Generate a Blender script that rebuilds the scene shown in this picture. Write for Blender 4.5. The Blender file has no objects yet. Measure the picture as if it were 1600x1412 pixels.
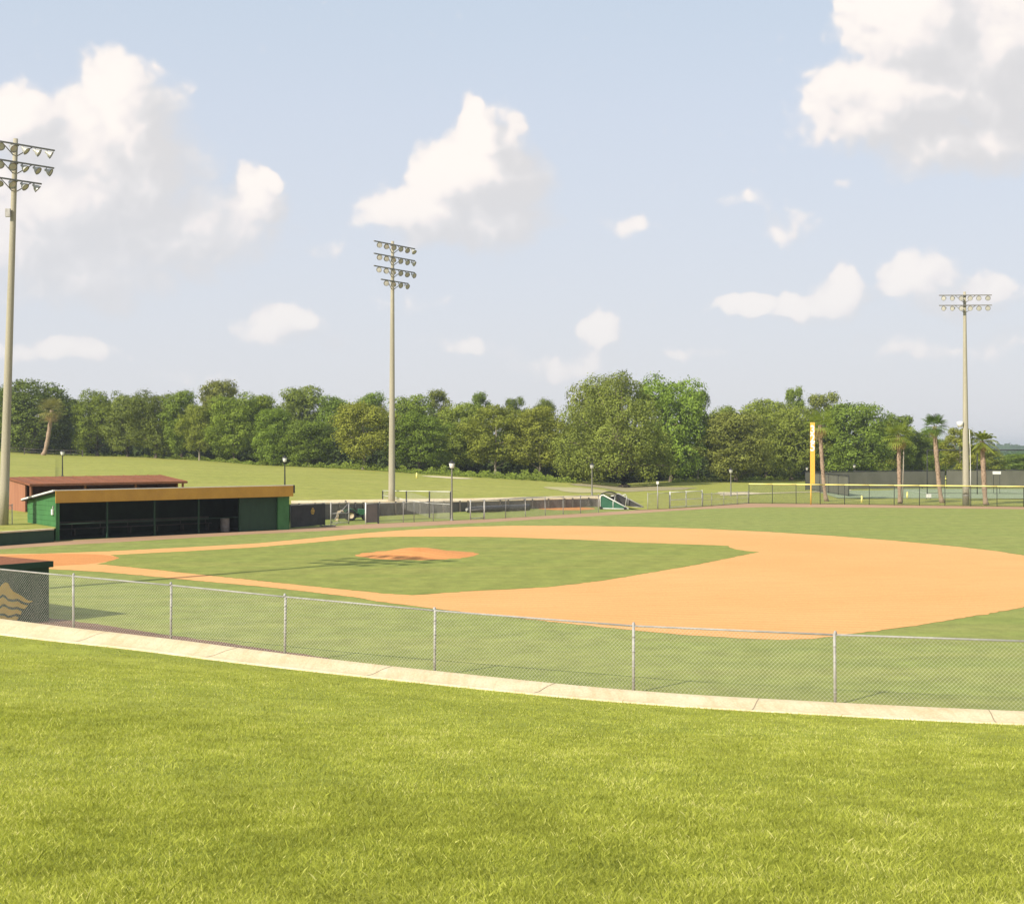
import bpy, bmesh, math, random
import numpy as np
from mathutils import Vector, Matrix, Quaternion
from mathutils.geometry import tessellate_polygon

S = bpy.context.scene
COL = S.collection
# ------------------------------------------------------------------ survey of the place
# The place is measured in metres: x to the right, y away from the person who stands on the bank, z up,
# z = 0 on the ball field.  EYE is the height of the eye above the field, F / VH belong to the survey photograph.
EYE, F, UC, VH = 5.6, 2050.0, 800.0, 700.0

def G(u, v, z=0.0):                 # point of the level z that the survey sees at (u, v)
    y = F*(EYE-z)/(v-VH)
    return Vector(((u-UC)*y/F, y, z))

def D(u, v, y):                     # point at distance y
    return Vector(((u-UC)*y/F, y, EYE-(v-VH)*y/F))

def lerp(a, b, t): return a+(b-a)*t

# ------------------------------------------------------------------ helpers: properties
def tag(o, label=None, cat=None, group=None, kind=None):
    if label: o['label'] = label
    if cat: o['category'] = cat
    if group: o['group'] = group
    if kind: o['kind'] = kind
    return o

def empty(name, loc=(0, 0, 0), rz=0.0, label=None, cat=None, group=None):
    o = bpy.data.objects.new(name, None)
    o.empty_display_size = 0.3
    COL.objects.link(o)
    o.location = loc
    o.rotation_euler = (0, 0, rz)
    return tag(o, label, cat, group)

def link_mesh(name, me, mat, parent=None):
    if mat: me.materials.append(mat)
    o = bpy.data.objects.new(name, me)
    COL.objects.link(o)
    if parent: o.parent = parent
    return o

def copy_tree(o, parent=None):
    c = o.copy()
    COL.objects.link(c)
    c.parent = parent
    for ch in list(o.children):
        copy_tree(ch, c)
    return c

# ------------------------------------------------------------------ helpers: meshes
class MB:
    def __init__(s): s.v = []; s.f = []; s.smooth = []
    def add(s, vs, fs, smooth=False):
        b = len(s.v)
        s.v += [tuple(p) for p in vs]
        s.f += [tuple(b+i for i in f) for f in fs]
        s.smooth += [smooth]*len(fs)
        return s
    def box(s, c, size, M=None):
        x, y, z = size[0]/2, size[1]/2, size[2]/2
        vs = [Vector((a*x, b*y, d*z)) for d in (-1, 1) for b in (-1, 1) for a in (-1, 1)]
        if M is not None: vs = [M @ p for p in vs]
        vs = [p+Vector(c) for p in vs]
        return s.add(vs, [(0, 2, 3, 1), (4, 5, 7, 6), (0, 1, 5, 4), (2, 6, 7, 3), (1, 3, 7, 5), (0, 4, 6, 2)])
    def hexa(s, b, t):              # bottom 4 points, top 4 points
        vs = list(b)+list(t)
        return s.add(vs, [(3, 2, 1, 0), (4, 5, 6, 7), (0, 1, 5, 4), (1, 2, 6, 5), (2, 3, 7, 6), (3, 0, 4, 7)])
    def tube(s, p0, p1, r0, r1=None, n=8, caps=True):
        p0 = Vector(p0); p1 = Vector(p1); r1 = r0 if r1 is None else r1
        d = (p1-p0)
        if d.length < 1e-6: return s
        q = d.to_track_quat('Z', 'Y')
        a = [q @ Vector((math.cos(2*math.pi*i/n), math.sin(2*math.pi*i/n), 0)) for i in range(n)]
        vs = [p0+k*r0 for k in a]+[p1+k*r1 for k in a]
        fs = [(i, (i+1) % n, n+(i+1) % n, n+i) for i in range(n)]
        s.add(vs, fs, n > 5)
        if caps:
            b = len(s.v)-2*n
            s.f.append(tuple(b+n-1-i for i in range(n))); s.smooth.append(False)
            s.f.append(tuple(b+n+i for i in range(n))); s.smooth.append(False)
        return s
    def path(s, pts, rs, n=8):      # a bent tapering tube, continuous
        pts = [Vector(p) for p in pts]
        rings = []
        for i, p in enumerate(pts):
            d = (pts[min(i+1, len(pts)-1)]-pts[max(i-1, 0)]).normalized()
            q = d.to_track_quat('Z', 'Y')
            rings.append([p+q @ Vector((math.cos(2*math.pi*k/n), math.sin(2*math.pi*k/n), 0))*rs[i] for k in range(n)])
        b = len(s.v)
        for r in rings: s.v += [tuple(p) for p in r]
        for i in range(len(rings)-1):
            for k in range(n):
                s.f.append((b+i*n+k, b+i*n+(k+1) % n, b+(i+1)*n+(k+1) % n, b+(i+1)*n+k)); s.smooth.append(True)
        s.f.append(tuple(b+n-1-k for k in range(n))); s.smooth.append(False)
        s.f.append(tuple(b+(len(rings)-1)*n+k for k in range(n))); s.smooth.append(False)
        return s
    def lathe(s, prof, n=14, M=None):
        b = len(s.v)
        for r, z in prof:
            for k in range(n):
                p = Vector((r*math.cos(2*math.pi*k/n), r*math.sin(2*math.pi*k/n), z))
                if M is not None: p = M @ p
                s.v.append(tuple(p))
        for i in range(len(prof)-1):
            for k in range(n):
                s.f.append((b+i*n+k, b+i*n+(k+1) % n, b+(i+1)*n+(k+1) % n, b+(i+1)*n+k)); s.smooth.append(True)
        return s
    def prism(s, outline, off):     # planar outline (3d points) given a thickness vector
        o = [Vector(p) for p in outline]; n = len(o); off = Vector(off)
        tri = tessellate_polygon([o])
        vs = o+[p+off for p in o]
        fs = [tuple(t) for t in tri]+[tuple(n+i for i in reversed(t)) for t in tri]
        fs += [(i, (i+1) % n, n+(i+1) % n, n+i) for i in range(n)]
        return s.add(vs, fs)
    def build(s, name, mat, parent=None, recalc=True, bevel=0.0):
        me = bpy.data.meshes.new(name)
        me.from_pydata(s.v, [], s.f)
        me.polygons.foreach_set('use_smooth', s.smooth)
        if recalc:
            bm = bmesh.new(); bm.from_mesh(me)
            bmesh.ops.recalc_face_normals(bm, faces=bm.faces)
            bm.to_mesh(me); bm.free()
        me.update()
        o = link_mesh(name, me, mat, parent)
        if bevel:
            m = o.modifiers.new('bevel', 'BEVEL'); m.width = bevel; m.segments = 2; m.limit_method = 'ANGLE'
        return o

def sheet(name, pts, z, mat, kind='structure', jitter=0.0, step=0.5, seed=1, thick=0.0):
    """flat ground sheet with a slightly ragged hand-cut edge"""
    rnd = random.Random(seed)
    out = []
    n = len(pts)
    for i in range(n):
        a = Vector((pts[i][0], pts[i][1], 0)); b = Vector((pts[(i+1) % n][0], pts[(i+1) % n][1], 0))
        k = max(1, int((b-a).length/step)) if jitter else 1
        for j in range(k):
            p = a.lerp(b, j/k)
            if jitter: p += Vector((rnd.gauss(0, jitter), rnd.gauss(0, jitter), 0))
            out.append(Vector((p.x, p.y, z)))
    tri = tessellate_polygon([out])
    me = bpy.data.meshes.new(name)
    me.from_pydata([tuple(p) for p in out], [], [tuple(t) for t in tri])
    bm = bmesh.new(); bm.from_mesh(me)
    for f in bm.faces:
        if f.normal.z < 0: f.normal_flip()
    bm.to_mesh(me); bm.free()
    o = link_mesh(name, me, mat)
    if kind: o['kind'] = kind
    return o

def quads_mesh(name, V, mat, parent=None, tint=None, nv=4):
    """V: (n, nv, 3) array, one face each; tint: (n,) per-face value stored on the points"""
    n = len(V)
    me = bpy.data.meshes.new(name)
    me.vertices.add(n*nv); me.loops.add(n*nv); me.polygons.add(n)
    me.vertices.foreach_set('co', V.astype(np.float32).ravel())
    me.loops.foreach_set('vertex_index', np.arange(n*nv, dtype=np.int32))
    me.polygons.foreach_set('loop_start', np.arange(0, n*nv, nv, dtype=np.int32))
    try: me.polygons.foreach_set('loop_total', np.full(n, nv, dtype=np.int32))
    except Exception: pass
    if tint is not None:
        at = me.attributes.new('tint', 'FLOAT', 'POINT')
        at.data.foreach_set('value', np.repeat(tint, nv).astype(np.float32))
    me.update(calc_edges=True)
    return link_mesh(name, me, mat, parent)

# ------------------------------------------------------------------ helpers: materials
def nodes(name):
    m = bpy.data.materials.new(name)
    m.use_nodes = True
    nt = m.node_tree
    nt.nodes.clear()
    return m, nt

def N(nt, t, **kw):
    n = nt.nodes.new(t)
    for k, v in kw.items():
        if k.startswith('i_'):
            key = k[2:]
            key = int(key) if key.isdigit() else key.replace('_', ' ')
            s = n.inputs[key]
            if isinstance(v, bpy.types.NodeSocket): nt.links.new(v, s)
            else: s.default_value = v
        else: setattr(n, k, v)
    return n

def c4(c): return (c[0], c[1], c[2], 1.0)

def noise(nt, vec, scale, detail=4, rough=0.55, out='Fac'):
    return N(nt, 'ShaderNodeTexNoise', i_Vector=vec, i_Scale=scale, i_Detail=detail, i_Roughness=rough).outputs[out]

def ramp(nt, fac, stops):
    r = N(nt, 'ShaderNodeValToRGB')
    nt.links.new(fac, r.inputs[0])
    e = r.color_ramp.elements
    while len(e) < len(stops): e.new(0.5)
    for i, (p, c) in enumerate(stops):
        e[i].position = p
        e[i].color = c4(c) if len(c) == 3 else c
    return r.outputs[0]

def mix(nt, fac, a, b, mode='MIX'):
    n = N(nt, 'ShaderNodeMix', data_type='RGBA', blend_type=mode)
    for sock, v in ((n.inputs[0], fac), (n.inputs[6], a), (n.inputs[7], b)):
        if isinstance(v, bpy.types.NodeSocket): nt.links.new(v, sock)
        elif isinstance(v, (int, float)): sock.default_value = v
        else: sock.default_value = c4(v)
    return n.outputs[2]

def math_n(nt, op, a, b=0.0, c=None, clamp=False):
    n = N(nt, 'ShaderNodeMath', operation=op, use_clamp=clamp)
    for i, v in enumerate((a, b, c)):
        if v is None: continue
        if isinstance(v, bpy.types.NodeSocket): nt.links.new(v, n.inputs[i])
        else: n.inputs[i].default_value = v
    return n.outputs[0]

def bump(nt, h, strength=0.3, dist=0.02):
    b = N(nt, 'ShaderNodeBump', i_Strength=strength, i_Distance=dist)
    nt.links.new(h, b.inputs['Height'])
    return b.outputs[0]

def finish(nt, color, rough=0.8, normal=None, metal=0.0, spec=0.3, coat=0.0):
    p = N(nt, 'ShaderNodeBsdfPrincipled')
    for k, v in (('Base Color', color), ('Roughness', rough), ('Metallic', metal), ('Specular IOR Level', spec), ('Coat Weight', coat)):
        if isinstance(v, bpy.types.NodeSocket): nt.links.new(v, p.inputs[k])
        elif k == 'Base Color': p.inputs[k].default_value = c4(v)
        else: p.inputs[k].default_value = v
    if normal: nt.links.new(normal, p.inputs['Normal'])
    o = N(nt, 'ShaderNodeOutputMaterial')
    nt.links.new(p.outputs[0], o.inputs[0])
    return p

def simple(name, a, b=None, scale=3.0, rough=0.7, metal=0.0, bmp=0.15, streak=None, spec=0.3, fine=0.0):
    """two-tone weathered surface"""
    m, nt = nodes(name)
    co = N(nt, 'ShaderNodeTexCoord').outputs['Object']
    if streak:
        mp = N(nt, 'ShaderNodeMapping', i_Vector=co, i_Scale=streak).outputs[0]
    else: mp = co
    b = b or tuple(x*0.7 for x in a)
    n1 = noise(nt, mp, scale, 6, 0.6)
    col = ramp(nt, n1, [(0.3, b), (0.68, a)])
    if fine:
        n2 = noise(nt, co, scale*14, 3, 0.6)
        col = mix(nt, fine, col, ramp(nt, n2, [(0.3, (0, 0, 0)), (0.7, (1, 1, 1))]), 'OVERLAY')
    nm = bump(nt, noise(nt, mp, scale*8, 3), bmp, 0.01) if bmp else None
    finish(nt, col, rough, nm, metal, spec)
    return m

def turf_mat(name, a, b, c, stripe=None, fine=0.35):
    """mown grass: mottled, with faint mowing passes"""
    m, nt = nodes(name)
    co = N(nt, 'ShaderNodeTexCoord').outputs['Object']
    big = noise(nt, co, 0.045, 5, 0.6)
    st = N(nt, 'ShaderNodeMapping', i_Vector=co, i_Scale=(0.10, 0.75, 1.0), i_Rotation=(0, 0, math.radians(8))).outputs[0]
    streak = noise(nt, st, 0.8, 5, 0.65)
    midn = noise(nt, co, 1.1, 5, 0.7)
    tiny = noise(nt, co, 14.0, 4, 0.75)
    col = mix(nt, ramp(nt, big, [(0.32, (0, 0, 0)), (0.68, (1, 1, 1))]), a, b)
    col = mix(nt, ramp(nt, streak, [(0.36, (0, 0, 0)), (0.64, (1, 1, 1))]), col, c)
    col = mix(nt, 0.45, col, ramp(nt, midn, [(0.25, (0.2, 0.2, 0.2)), (0.75, (0.8, 0.8, 0.8))]), 'OVERLAY')
    col = mix(nt, fine, col, ramp(nt, tiny, [(0.25, (0.15, 0.15, 0.15)), (0.75, (0.85, 0.85, 0.85))]), 'OVERLAY')
    if stripe:
        w = N(nt, 'ShaderNodeTexWave', wave_type='BANDS', bands_direction='X',
              i_Vector=N(nt, 'ShaderNodeMapping', i_Vector=co, i_Rotation=(0, 0, stripe[0])).outputs[0],
              i_Scale=stripe[1], i_Distortion=1.2, i_Detail=2.0, i_Detail_Scale=0.4).outputs['Fac']
        col = mix(nt, stripe[2], col, ramp(nt, w, [(0.35, (0.35, 0.35, 0.35)), (0.65, (0.65, 0.65, 0.65))]), 'OVERLAY')
    nm = bump(nt, tiny, 0.5, 0.03)
    finish(nt, col, 0.9, nm, 0, 0.15)
    return m

def clay_mat(name, a, b, c):
    m, nt = nodes(name)
    co = N(nt, 'ShaderNodeTexCoord').outputs['Object']
    big = noise(nt, co, 0.10, 5, 0.6)
    st = N(nt, 'ShaderNodeMapping', i_Vector=co, i_Scale=(0.15, 1.0, 1.0), i_Rotation=(0, 0, math.radians(12))).outputs[0]
    drag = noise(nt, st, 2.2, 5, 0.7)
    tiny = noise(nt, co, 9.0, 5, 0.75)
    col = mix(nt, ramp(nt, big, [(0.35, (0, 0, 0)), (0.65, (1, 1, 1))]), a, b)
    col = mix(nt, math_n(nt, 'MULTIPLY', ramp(nt, drag, [(0.45, (0, 0, 0)), (0.75, (1, 1, 1))]), 0.5), col, c)
    col = mix(nt, 0.22, col, ramp(nt, tiny, [(0.3, (0.2, 0.2, 0.2)), (0.7, (0.8, 0.8, 0.8))]), 'OVERLAY')
    scuff = noise(nt, co, 0.55, 6, 0.72)
    col = mix(nt, math_n(nt, 'MULTIPLY', ramp(nt, scuff, [(0.56, (0, 0, 0)), (0.74, (1, 1, 1))]), 0.55), col, c)
    rk = N(nt, 'ShaderNodeTexWave', wave_type='BANDS', bands_direction='Y', i_Vector=N(nt, 'ShaderNodeMapping', i_Vector=co, i_Rotation=(0, 0, math.radians(17))).outputs[0], i_Scale=0.55, i_Distortion=5.0, i_Detail=3.0, i_Detail_Scale=0.35).outputs['Fac']
    col = mix(nt, 0.10, col, ramp(nt, rk, [(0.3, (0.3, 0.3, 0.3)), (0.7, (0.7, 0.7, 0.7))]), 'OVERLAY')
    finish(nt, col, 0.95, bump(nt, tiny, 0.35, 0.03), 0, 0.1)
    return m

def leaf_mat(name, use_object=True, base=(0.1, 0.13, 0.03), trans=0.32, straw=None, spread=0.45):
    """leaves: per-leaf and per-clump tint, a little light comes through"""
    m, nt = nodes(name)
    t = N(nt, 'ShaderNodeAttribute', attribute_name='tint').outputs['Fac']
    if use_object:
        basec = N(nt, 'ShaderNodeObjectInfo').outputs['Color']
    else:
        basec = N(nt, 'ShaderNodeRGB').outputs[0]
        basec.default_value = c4(base)
    lo, hi = 1-spread, 1+spread
    k = N(nt, 'ShaderNodeMapRange', i_Value=t, i_1=0.0, i_2=1.0, i_3=lo, i_4=hi).outputs[0]
    sc = N(nt, 'ShaderNodeVectorMath', operation='SCALE', i_0=basec)
    nt.links.new(k, sc.inputs['Scale'])
    col = sc.outputs[0]
    if straw:
        f = N(nt, 'ShaderNodeMapRange', i_Value=t, i_1=straw[1], i_2=1.0, i_3=0.0, i_4=straw[2]).outputs[0]
        col = mix(nt, f, col, straw[0])
    d = N(nt, 'ShaderNodeBsdfDiffuse'); nt.links.new(col, d.inputs[0])
    tr = N(nt, 'ShaderNodeBsdfTranslucent')
    nt.links.new(mix(nt, 1.0, col, (1.0, 1.0, 0.55), 'MULTIPLY'), tr.inputs[0])
    mx = N(nt, 'ShaderNodeMixShader', i_0=trans)
    nt.links.new(d.outputs[0], mx.inputs[1]); nt.links.new(tr.outputs[0], mx.inputs[2])
    o = N(nt, 'ShaderNodeOutputMaterial'); nt.links.new(mx.outputs[0], o.inputs[0])
    return m

M = {}
M['turf'] = turf_mat('outfield_turf', (0.184, 0.222, 0.052), (0.206, 0.234, 0.056), (0.228, 0.240, 0.066), (math.radians(70), 0.11, 0.07))
M['infield'] = turf_mat('infield_turf', (0.180, 0.216, 0.044), (0.205, 0.226, 0.048), (0.232, 0.236, 0.056), (math.radians(20), 0.12, 0.08))
M['meadow'] = turf_mat('meadow_grass', (0.265, 0.265, 0.055), (0.315, 0.295, 0.075), (0.225, 0.24, 0.045), None, 0.5)
M['bank'] = turf_mat('bank_soil_grass', (0.27, 0.29, 0.042), (0.31, 0.31, 0.052), (0.23, 0.255, 0.036), None, 0.5)
M['clay'] = clay_mat('orange_clay', (0.61, 0.312, 0.118), (0.645, 0.340, 0.136), (0.55, 0.268, 0.098))
M['moundclay'] = clay_mat('red_clay', (0.50, 0.215, 0.072), (0.56, 0.25, 0.088), (0.42, 0.165, 0.055))
M['track'] = clay_mat('brown_track_dirt', (0.34, 0.215, 0.130), (0.38, 0.245, 0.150), (0.29, 0.17, 0.11))
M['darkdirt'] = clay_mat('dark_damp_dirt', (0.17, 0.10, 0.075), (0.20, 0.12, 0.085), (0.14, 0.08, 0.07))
M['baresoil'] = clay_mat('bare_sandy_soil', (0.42, 0.35, 0.20), (0.36, 0.33, 0.16), (0.30, 0.27, 0.13))
M['shadesoil'] = clay_mat('shaded_sandy_soil', (0.30, 0.25, 0.15), (0.26, 0.23, 0.12), (0.22, 0.19, 0.11))  # darker copy of the bare soil, paints in shade under the oak
M['sand'] = clay_mat('pale_sand', (0.55, 0.47, 0.32), (0.62, 0.53, 0.37), (0.45, 0.37, 0.22))

def concrete(name):
    m, nt = nodes(name)
    co = N(nt, 'ShaderNodeTexCoord').outputs['Object']
    big = noise(nt, co, 0.7, 6, 0.65)
    st = N(nt, 'ShaderNodeMapping', i_Vector=co, i_Scale=(1.6, 0.16, 0.2), i_Rotation=(0, 0, math.radians(-35))).outputs[0]
    sk = noise(nt, st, 2.6, 5, 0.7)
    fine = noise(nt, co, 18, 4, 0.7)
    col = mix(nt, ramp(nt, big, [(0.35, (0, 0, 0)), (0.65, (1, 1, 1))]), (0.58, 0.465, 0.285), (0.66, 0.555, 0.375))
    col = mix(nt, math_n(nt, 'MULTIPLY', ramp(nt, sk, [(0.46, (0, 0, 0)), (0.70, (1, 1, 1))]), 0.42), col, (0.45, 0.30, 0.14))
    col = mix(nt, 0.30, col, ramp(nt, fine, [(0.25, (0.1, 0.1, 0.1)), (0.75, (0.9, 0.9, 0.9))]), 'OVERLAY')
    finish(nt, col, 0.9, bump(nt, fine, 0.25, 0.02), 0, 0.2)
    return m
M['concrete'] = concrete('stained_concrete')
M['joint'] = simple('concrete_joint', (0.36, 0.28, 0.18), None, 4, 0.95)
M['galv'] = simple('galvanised_steel', (0.40, 0.385, 0.36), (0.27, 0.255, 0.235), 6, 0.6, 0.15, 0.1)
M['wire'] = simple('galvanised_wire', (0.52, 0.51, 0.43), (0.40, 0.39, 0.32), 1.5, 0.5, 0.0, 0)
M['darkwire'] = simple('dark_vinyl_wire', (0.10, 0.12, 0.09), (0.07, 0.08, 0.06), 2, 0.6, 0, 0)
M['greywire'] = simple('weathered_wire', (0.42, 0.41, 0.36), (0.3, 0.29, 0.25), 2, 0.6, 0, 0)
M['black'] = simple('black_paint', (0.035, 0.035, 0.033), (0.02, 0.02, 0.02), 3, 0.55)
M['screen'] = simple('black_windscreen_cloth', (0.055, 0.052, 0.050), (0.032, 0.032, 0.031), 1.2, 0.9, 0, 0.2)
M['greyscreen'] = simple('grey_windscreen_cloth', (0.17, 0.145, 0.125), (0.11, 0.10, 0.09), 0.8, 0.9, 0, 0.2)
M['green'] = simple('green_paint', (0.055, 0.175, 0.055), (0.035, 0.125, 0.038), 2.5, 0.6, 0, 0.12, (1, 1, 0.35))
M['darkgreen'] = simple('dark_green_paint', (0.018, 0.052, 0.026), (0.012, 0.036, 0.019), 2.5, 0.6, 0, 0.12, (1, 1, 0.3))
M['inner'] = simple('shaded_interior_green', (0.018, 0.030, 0.019), (0.012, 0.020, 0.013), 1.5, 0.9)  # dugout green darkened further, so the colour itself carries the shade inside
M['barrel'] = simple('dull_barrel_steel', (0.16, 0.15, 0.14), (0.1, 0.09, 0.085), 4, 0.6)
M['cagegreen'] = simple('cage_green_tarp', (0.030, 0.105, 0.060), (0.022, 0.08, 0.045), 2, 0.8, 0, 0.1)
M['mustard'] = simple('mustard_paint', (0.46, 0.25, 0.038), (0.37, 0.19, 0.03), 1.6, 0.6, 0, 0.1, (0.7, 0.7, 0.4), fine=0.12)
M['white'] = simple('white_paint', (0.72, 0.71, 0.66), (0.58, 0.56, 0.52), 2.5, 0.5)
M['yellow'] = simple('yellow_plastic', (0.86, 0.76, 0.25), (0.78, 0.66, 0.18), 0.6, 0.5)
M['foul'] = simple('foul_pole_yellow', (0.66, 0.39, 0.055), (0.58, 0.33, 0.045), 1.0, 0.5)
M['roofbrown'] = simple('brown_roof_sheet', (0.25, 0.105, 0.058), (0.185, 0.077, 0.043), 1.2, 0.95, 0, 0.25, (1, 0.2, 1), spec=0.06, fine=0.3)
M['wallbrown'] = simple('brown_board', (0.33, 0.15, 0.085), (0.26, 0.11, 0.062), 1.6, 0.8, 0, 0.25, (2, 2, 0.2))
M['dark'] = simple('dark_interior', (0.05, 0.045, 0.04), (0.03, 0.028, 0.025), 1.5, 0.9)
M['wood'] = simple('weathered_bench_wood', (0.085, 0.075, 0.060), (0.055, 0.047, 0.038), 4, 0.8)
M['pole'] = simple('spun_concrete_pole', (0.375, 0.34, 0.25), (0.28, 0.255, 0.185), 1.6, 0.8, 0, 0.2, (2, 2, 0.12), fine=0.2)
M['alu'] = simple('weathered_aluminium', (0.52, 0.51, 0.46), (0.34, 0.33, 0.28), 5, 0.4, 0.3, 0.05)
M['armsteel'] = simple('dull_crossarm_steel', (0.22, 0.21, 0.18), (0.15, 0.14, 0.12), 5, 0.6, 0.2, 0.05)
M['lens'] = simple('lamp_glass', (0.50, 0.48, 0.43), (0.34, 0.33, 0.30), 3, 0.12, 0.0, 0, spec=0.8)
M['bark'] = simple('grey_bark', (0.17, 0.135, 0.10), (0.09, 0.07, 0.05), 3, 0.9, 0, 0.6, (3, 3, 0.5))
M['palebark'] = simple('pale_bark', (0.34, 0.29, 0.22), (0.2, 0.17, 0.13), 3, 0.9, 0, 0.5, (3, 3, 0.5))
M['palmbark'] = simple('palm_bark', (0.40, 0.29, 0.20), (0.20, 0.135, 0.095), 9, 0.9, 0, 0.8, (0.5, 0.5, 1.6))
M['tarp'] = simple('black_tarp', (0.06, 0.06, 0.062), (0.035, 0.035, 0.036), 2, 0.35, 0, 0.3, (1, 1, 5))
M['rubber'] = simple('tyre_rubber', (0.025, 0.025, 0.025), (0.018, 0.018, 0.018), 8, 0.8)
M['tractor'] = simple('tractor_green', (0.035, 0.11, 0.05), (0.025, 0.08, 0.035), 3, 0.4)
M['beige'] = simple('beige_steel', (0.55, 0.44, 0.30), (0.42, 0.32, 0.2), 4, 0.6)
M['courtscreen'] = simple('faded_court_screen', (0.135, 0.13, 0.10), (0.095, 0.095, 0.07), 0.7, 0.9, 0, 0.2, (1, 1, 0.3))
M['court'] = simple('court_green', (0.27, 0.315, 0.18), (0.23, 0.275, 0.155), 0.15, 0.8, 0, 0)
M['emblem'] = simple('gold_emblem_paint', (0.62, 0.40, 0.07), (0.52, 0.32, 0.05), 3, 0.6)
M['leaf'] = leaf_mat('tree_leaves')
M['palmleaf'] = leaf_mat('palm_fronds', True, trans=0.25, spread=0.45)
M['grass'] = leaf_mat('lawn_blades', False, (0.445, 0.475, 0.085), 0.45, ((0.72, 0.66, 0.31), 0.56, 0.85), 0.46)
M['weeds'] = leaf_mat('weed_leaves', False, (0.16, 0.205, 0.035), 0.3, None, 0.55)
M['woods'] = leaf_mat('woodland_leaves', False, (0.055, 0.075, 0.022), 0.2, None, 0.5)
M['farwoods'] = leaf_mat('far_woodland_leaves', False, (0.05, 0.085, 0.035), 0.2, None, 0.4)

# ------------------------------------------------------------------ terrain
NEAR = [(-420, 930, .45), (-250, 945, .45), (-100, 957.5, .45), (0, 969, .45), (115, 983.5, .40), (267, 1001, .30), (445, 1024, .20),
        (679, 1051, .08), (990, 1082, 0), (1305, 1101, 0), (1625, 1116, 0), (1960, 1129, 0), (2300, 1140, 0)]
near_pts = [G(*p) for p in NEAR]

def catmull(P, k=8):
    out = []
    for i in range(len(P)-1):
        p0 = P[max(i-1, 0)]; p1 = P[i]; p2 = P[i+1]; p3 = P[min(i+2, len(P)-1)]
        for j in range(k):
            t = j/k
            out.append(0.5*((2*p1)+(-p0+p2)*t+(2*p0-5*p1+4*p2-p3)*t*t+(-p0+3*p1-3*p2+p3)*t*t*t))
    out.append(P[-1].copy())
    return out
near_line = catmull(near_pts, 8)
GW = 1.48                                    # width of the concrete gutter
def side_of(line, i):                        # horizontal unit vector towards the bank
    d = line[min(i+1, len(line)-1)]-line[max(i-1, 0)]; d.z = 0; d.normalize()
    return Vector((d.y, -d.x, 0))
outer = []
for i, p in enumerate(near_line):
    q = p+side_of(near_line, i)*GW
    q.z = p.z*0.68+0.01
    outer.append(q)
OX = np.array([p.x for p in outer]); OY = np.array([p.y for p in outer]); OZ = np.array([p.z for p in outer])

def bank_z(x, y):
    x = np.asarray(x, float); y = np.asarray(y, float)
    ky = np.interp(x, OX, OY); kz = np.interp(x, OX, OZ)
    d = np.clip((ky-y)/ky, -0.02, 1.25)
    r = d-0.012*np.sin(d*math.pi)             # a slightly hollow bank
    z = kz+0.04+(3.95-kz)*np.where(d > 1, 1+(d-1)*0.2, r)
    z = z+0.03*np.sin(x*0.55+y*0.3)*np.sin(y*0.42-x*0.21)*np.clip(d*6, 0, 1)
    # a low mowing ridge runs beside the gutter on the left
    z = z+0.10*np.exp(-((ky-y-2.6)/0.55)**2)*np.clip((-4-x)/8, 0, 1)
    return z

# meadow beyond the far side: u, distance and level of its front edge
FR = [(-2600, 45, .75), (-1400, 50, .75), (-777, 54.8, .76), (-541, 59.8, .76), (-337, 64.9, .76), (-160, 70.0, .77), (0, 75.4, .77), (87, 78.6, .77), (88.5, 84.8, .8), (250, 89.2, 1.0), (430, 95.2, 1.2), (455, 100, 1.3),
      (600, 109, 1.05), (735, 116.5, .85), (830, 121, .82), (930, 125.5, .80), (945, 125.5, .75), (962, 122, .25), (1000, 118.6, 0), (1045, 121, 0),
      (1100, 125.5, 0), (1170, 133.6, 0), (1600, 125, 0), (2000, 117.5, 0), (4000, 80, 0)]
TR = [(-2600, 200, 5), (-300, 235, 5.2), (0, 235, 5.0), (100, 230, 4.35), (200, 225, 4.15), (300, 215, 3.7), (400, 205, 3.0), (500, 200, 2.65), (600, 195, 2.25),
      (700, 190, 1.7), (800, 186, 1.3), (900, 185, .75), (975, 185, 0.03), (1060, 200, .38), (1200, 215, .30), (1300, 225, .12), (1600, 260, 0), (4000, 260, 0)]
FRa = np.array(FR, float); TRa = np.array(TR, float)

def meadow_z(x, y):
    u = UC+F*x/y
    y0 = np.interp(u, FRa[:, 0], FRa[:, 1]); z0 = np.interp(u, FRa[:, 0], FRa[:, 2])
    yt = np.interp(u, TRa[:, 0], TRa[:, 1]); zt = np.interp(u, TRa[:, 0], TRa[:, 2])
    s = np.clip((y-y0)/(yt-y0), 0, 1)
    z = z0+(zt-z0)*(s*0.6+0.4*s*s*(3-2*s))
    far = np.clip((y-320)/600, 0, 1)
    z = z*(1-far)
    return z+0.03+0.05*np.clip((y-y0)/10, 0, 1)*np.sin(x*0.21+1)*np.sin(y*0.17)

def grid_mesh(name, P, mat):
    """P: rows x cols x 3"""
    r, c, _ = P.shape
    idx = np.arange(r*c).reshape(r, c)
    q = np.stack([idx[:-1, :-1], idx[:-1, 1:], idx[1:, 1:], idx[1:, :-1]], -1).reshape(-1, 4)
    me = bpy.data.meshes.new(name)
    me.from_pydata(P.reshape(-1, 3).tolist(), [], q.tolist())
    me.polygons.foreach_set('use_smooth', [True]*len(q))
    bm = bmesh.new(); bm.from_mesh(me)
    bmesh.ops.recalc_face_normals(bm, faces=bm.faces)
    if sum(f.normal.z for f in bm.faces) < 0: bmesh.ops.reverse_faces(bm, faces=bm.faces)
    bm.to_mesh(me); bm.free()
    o = link_mesh(name, me, mat)
    o['kind'] = 'structure'
    return o

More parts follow.
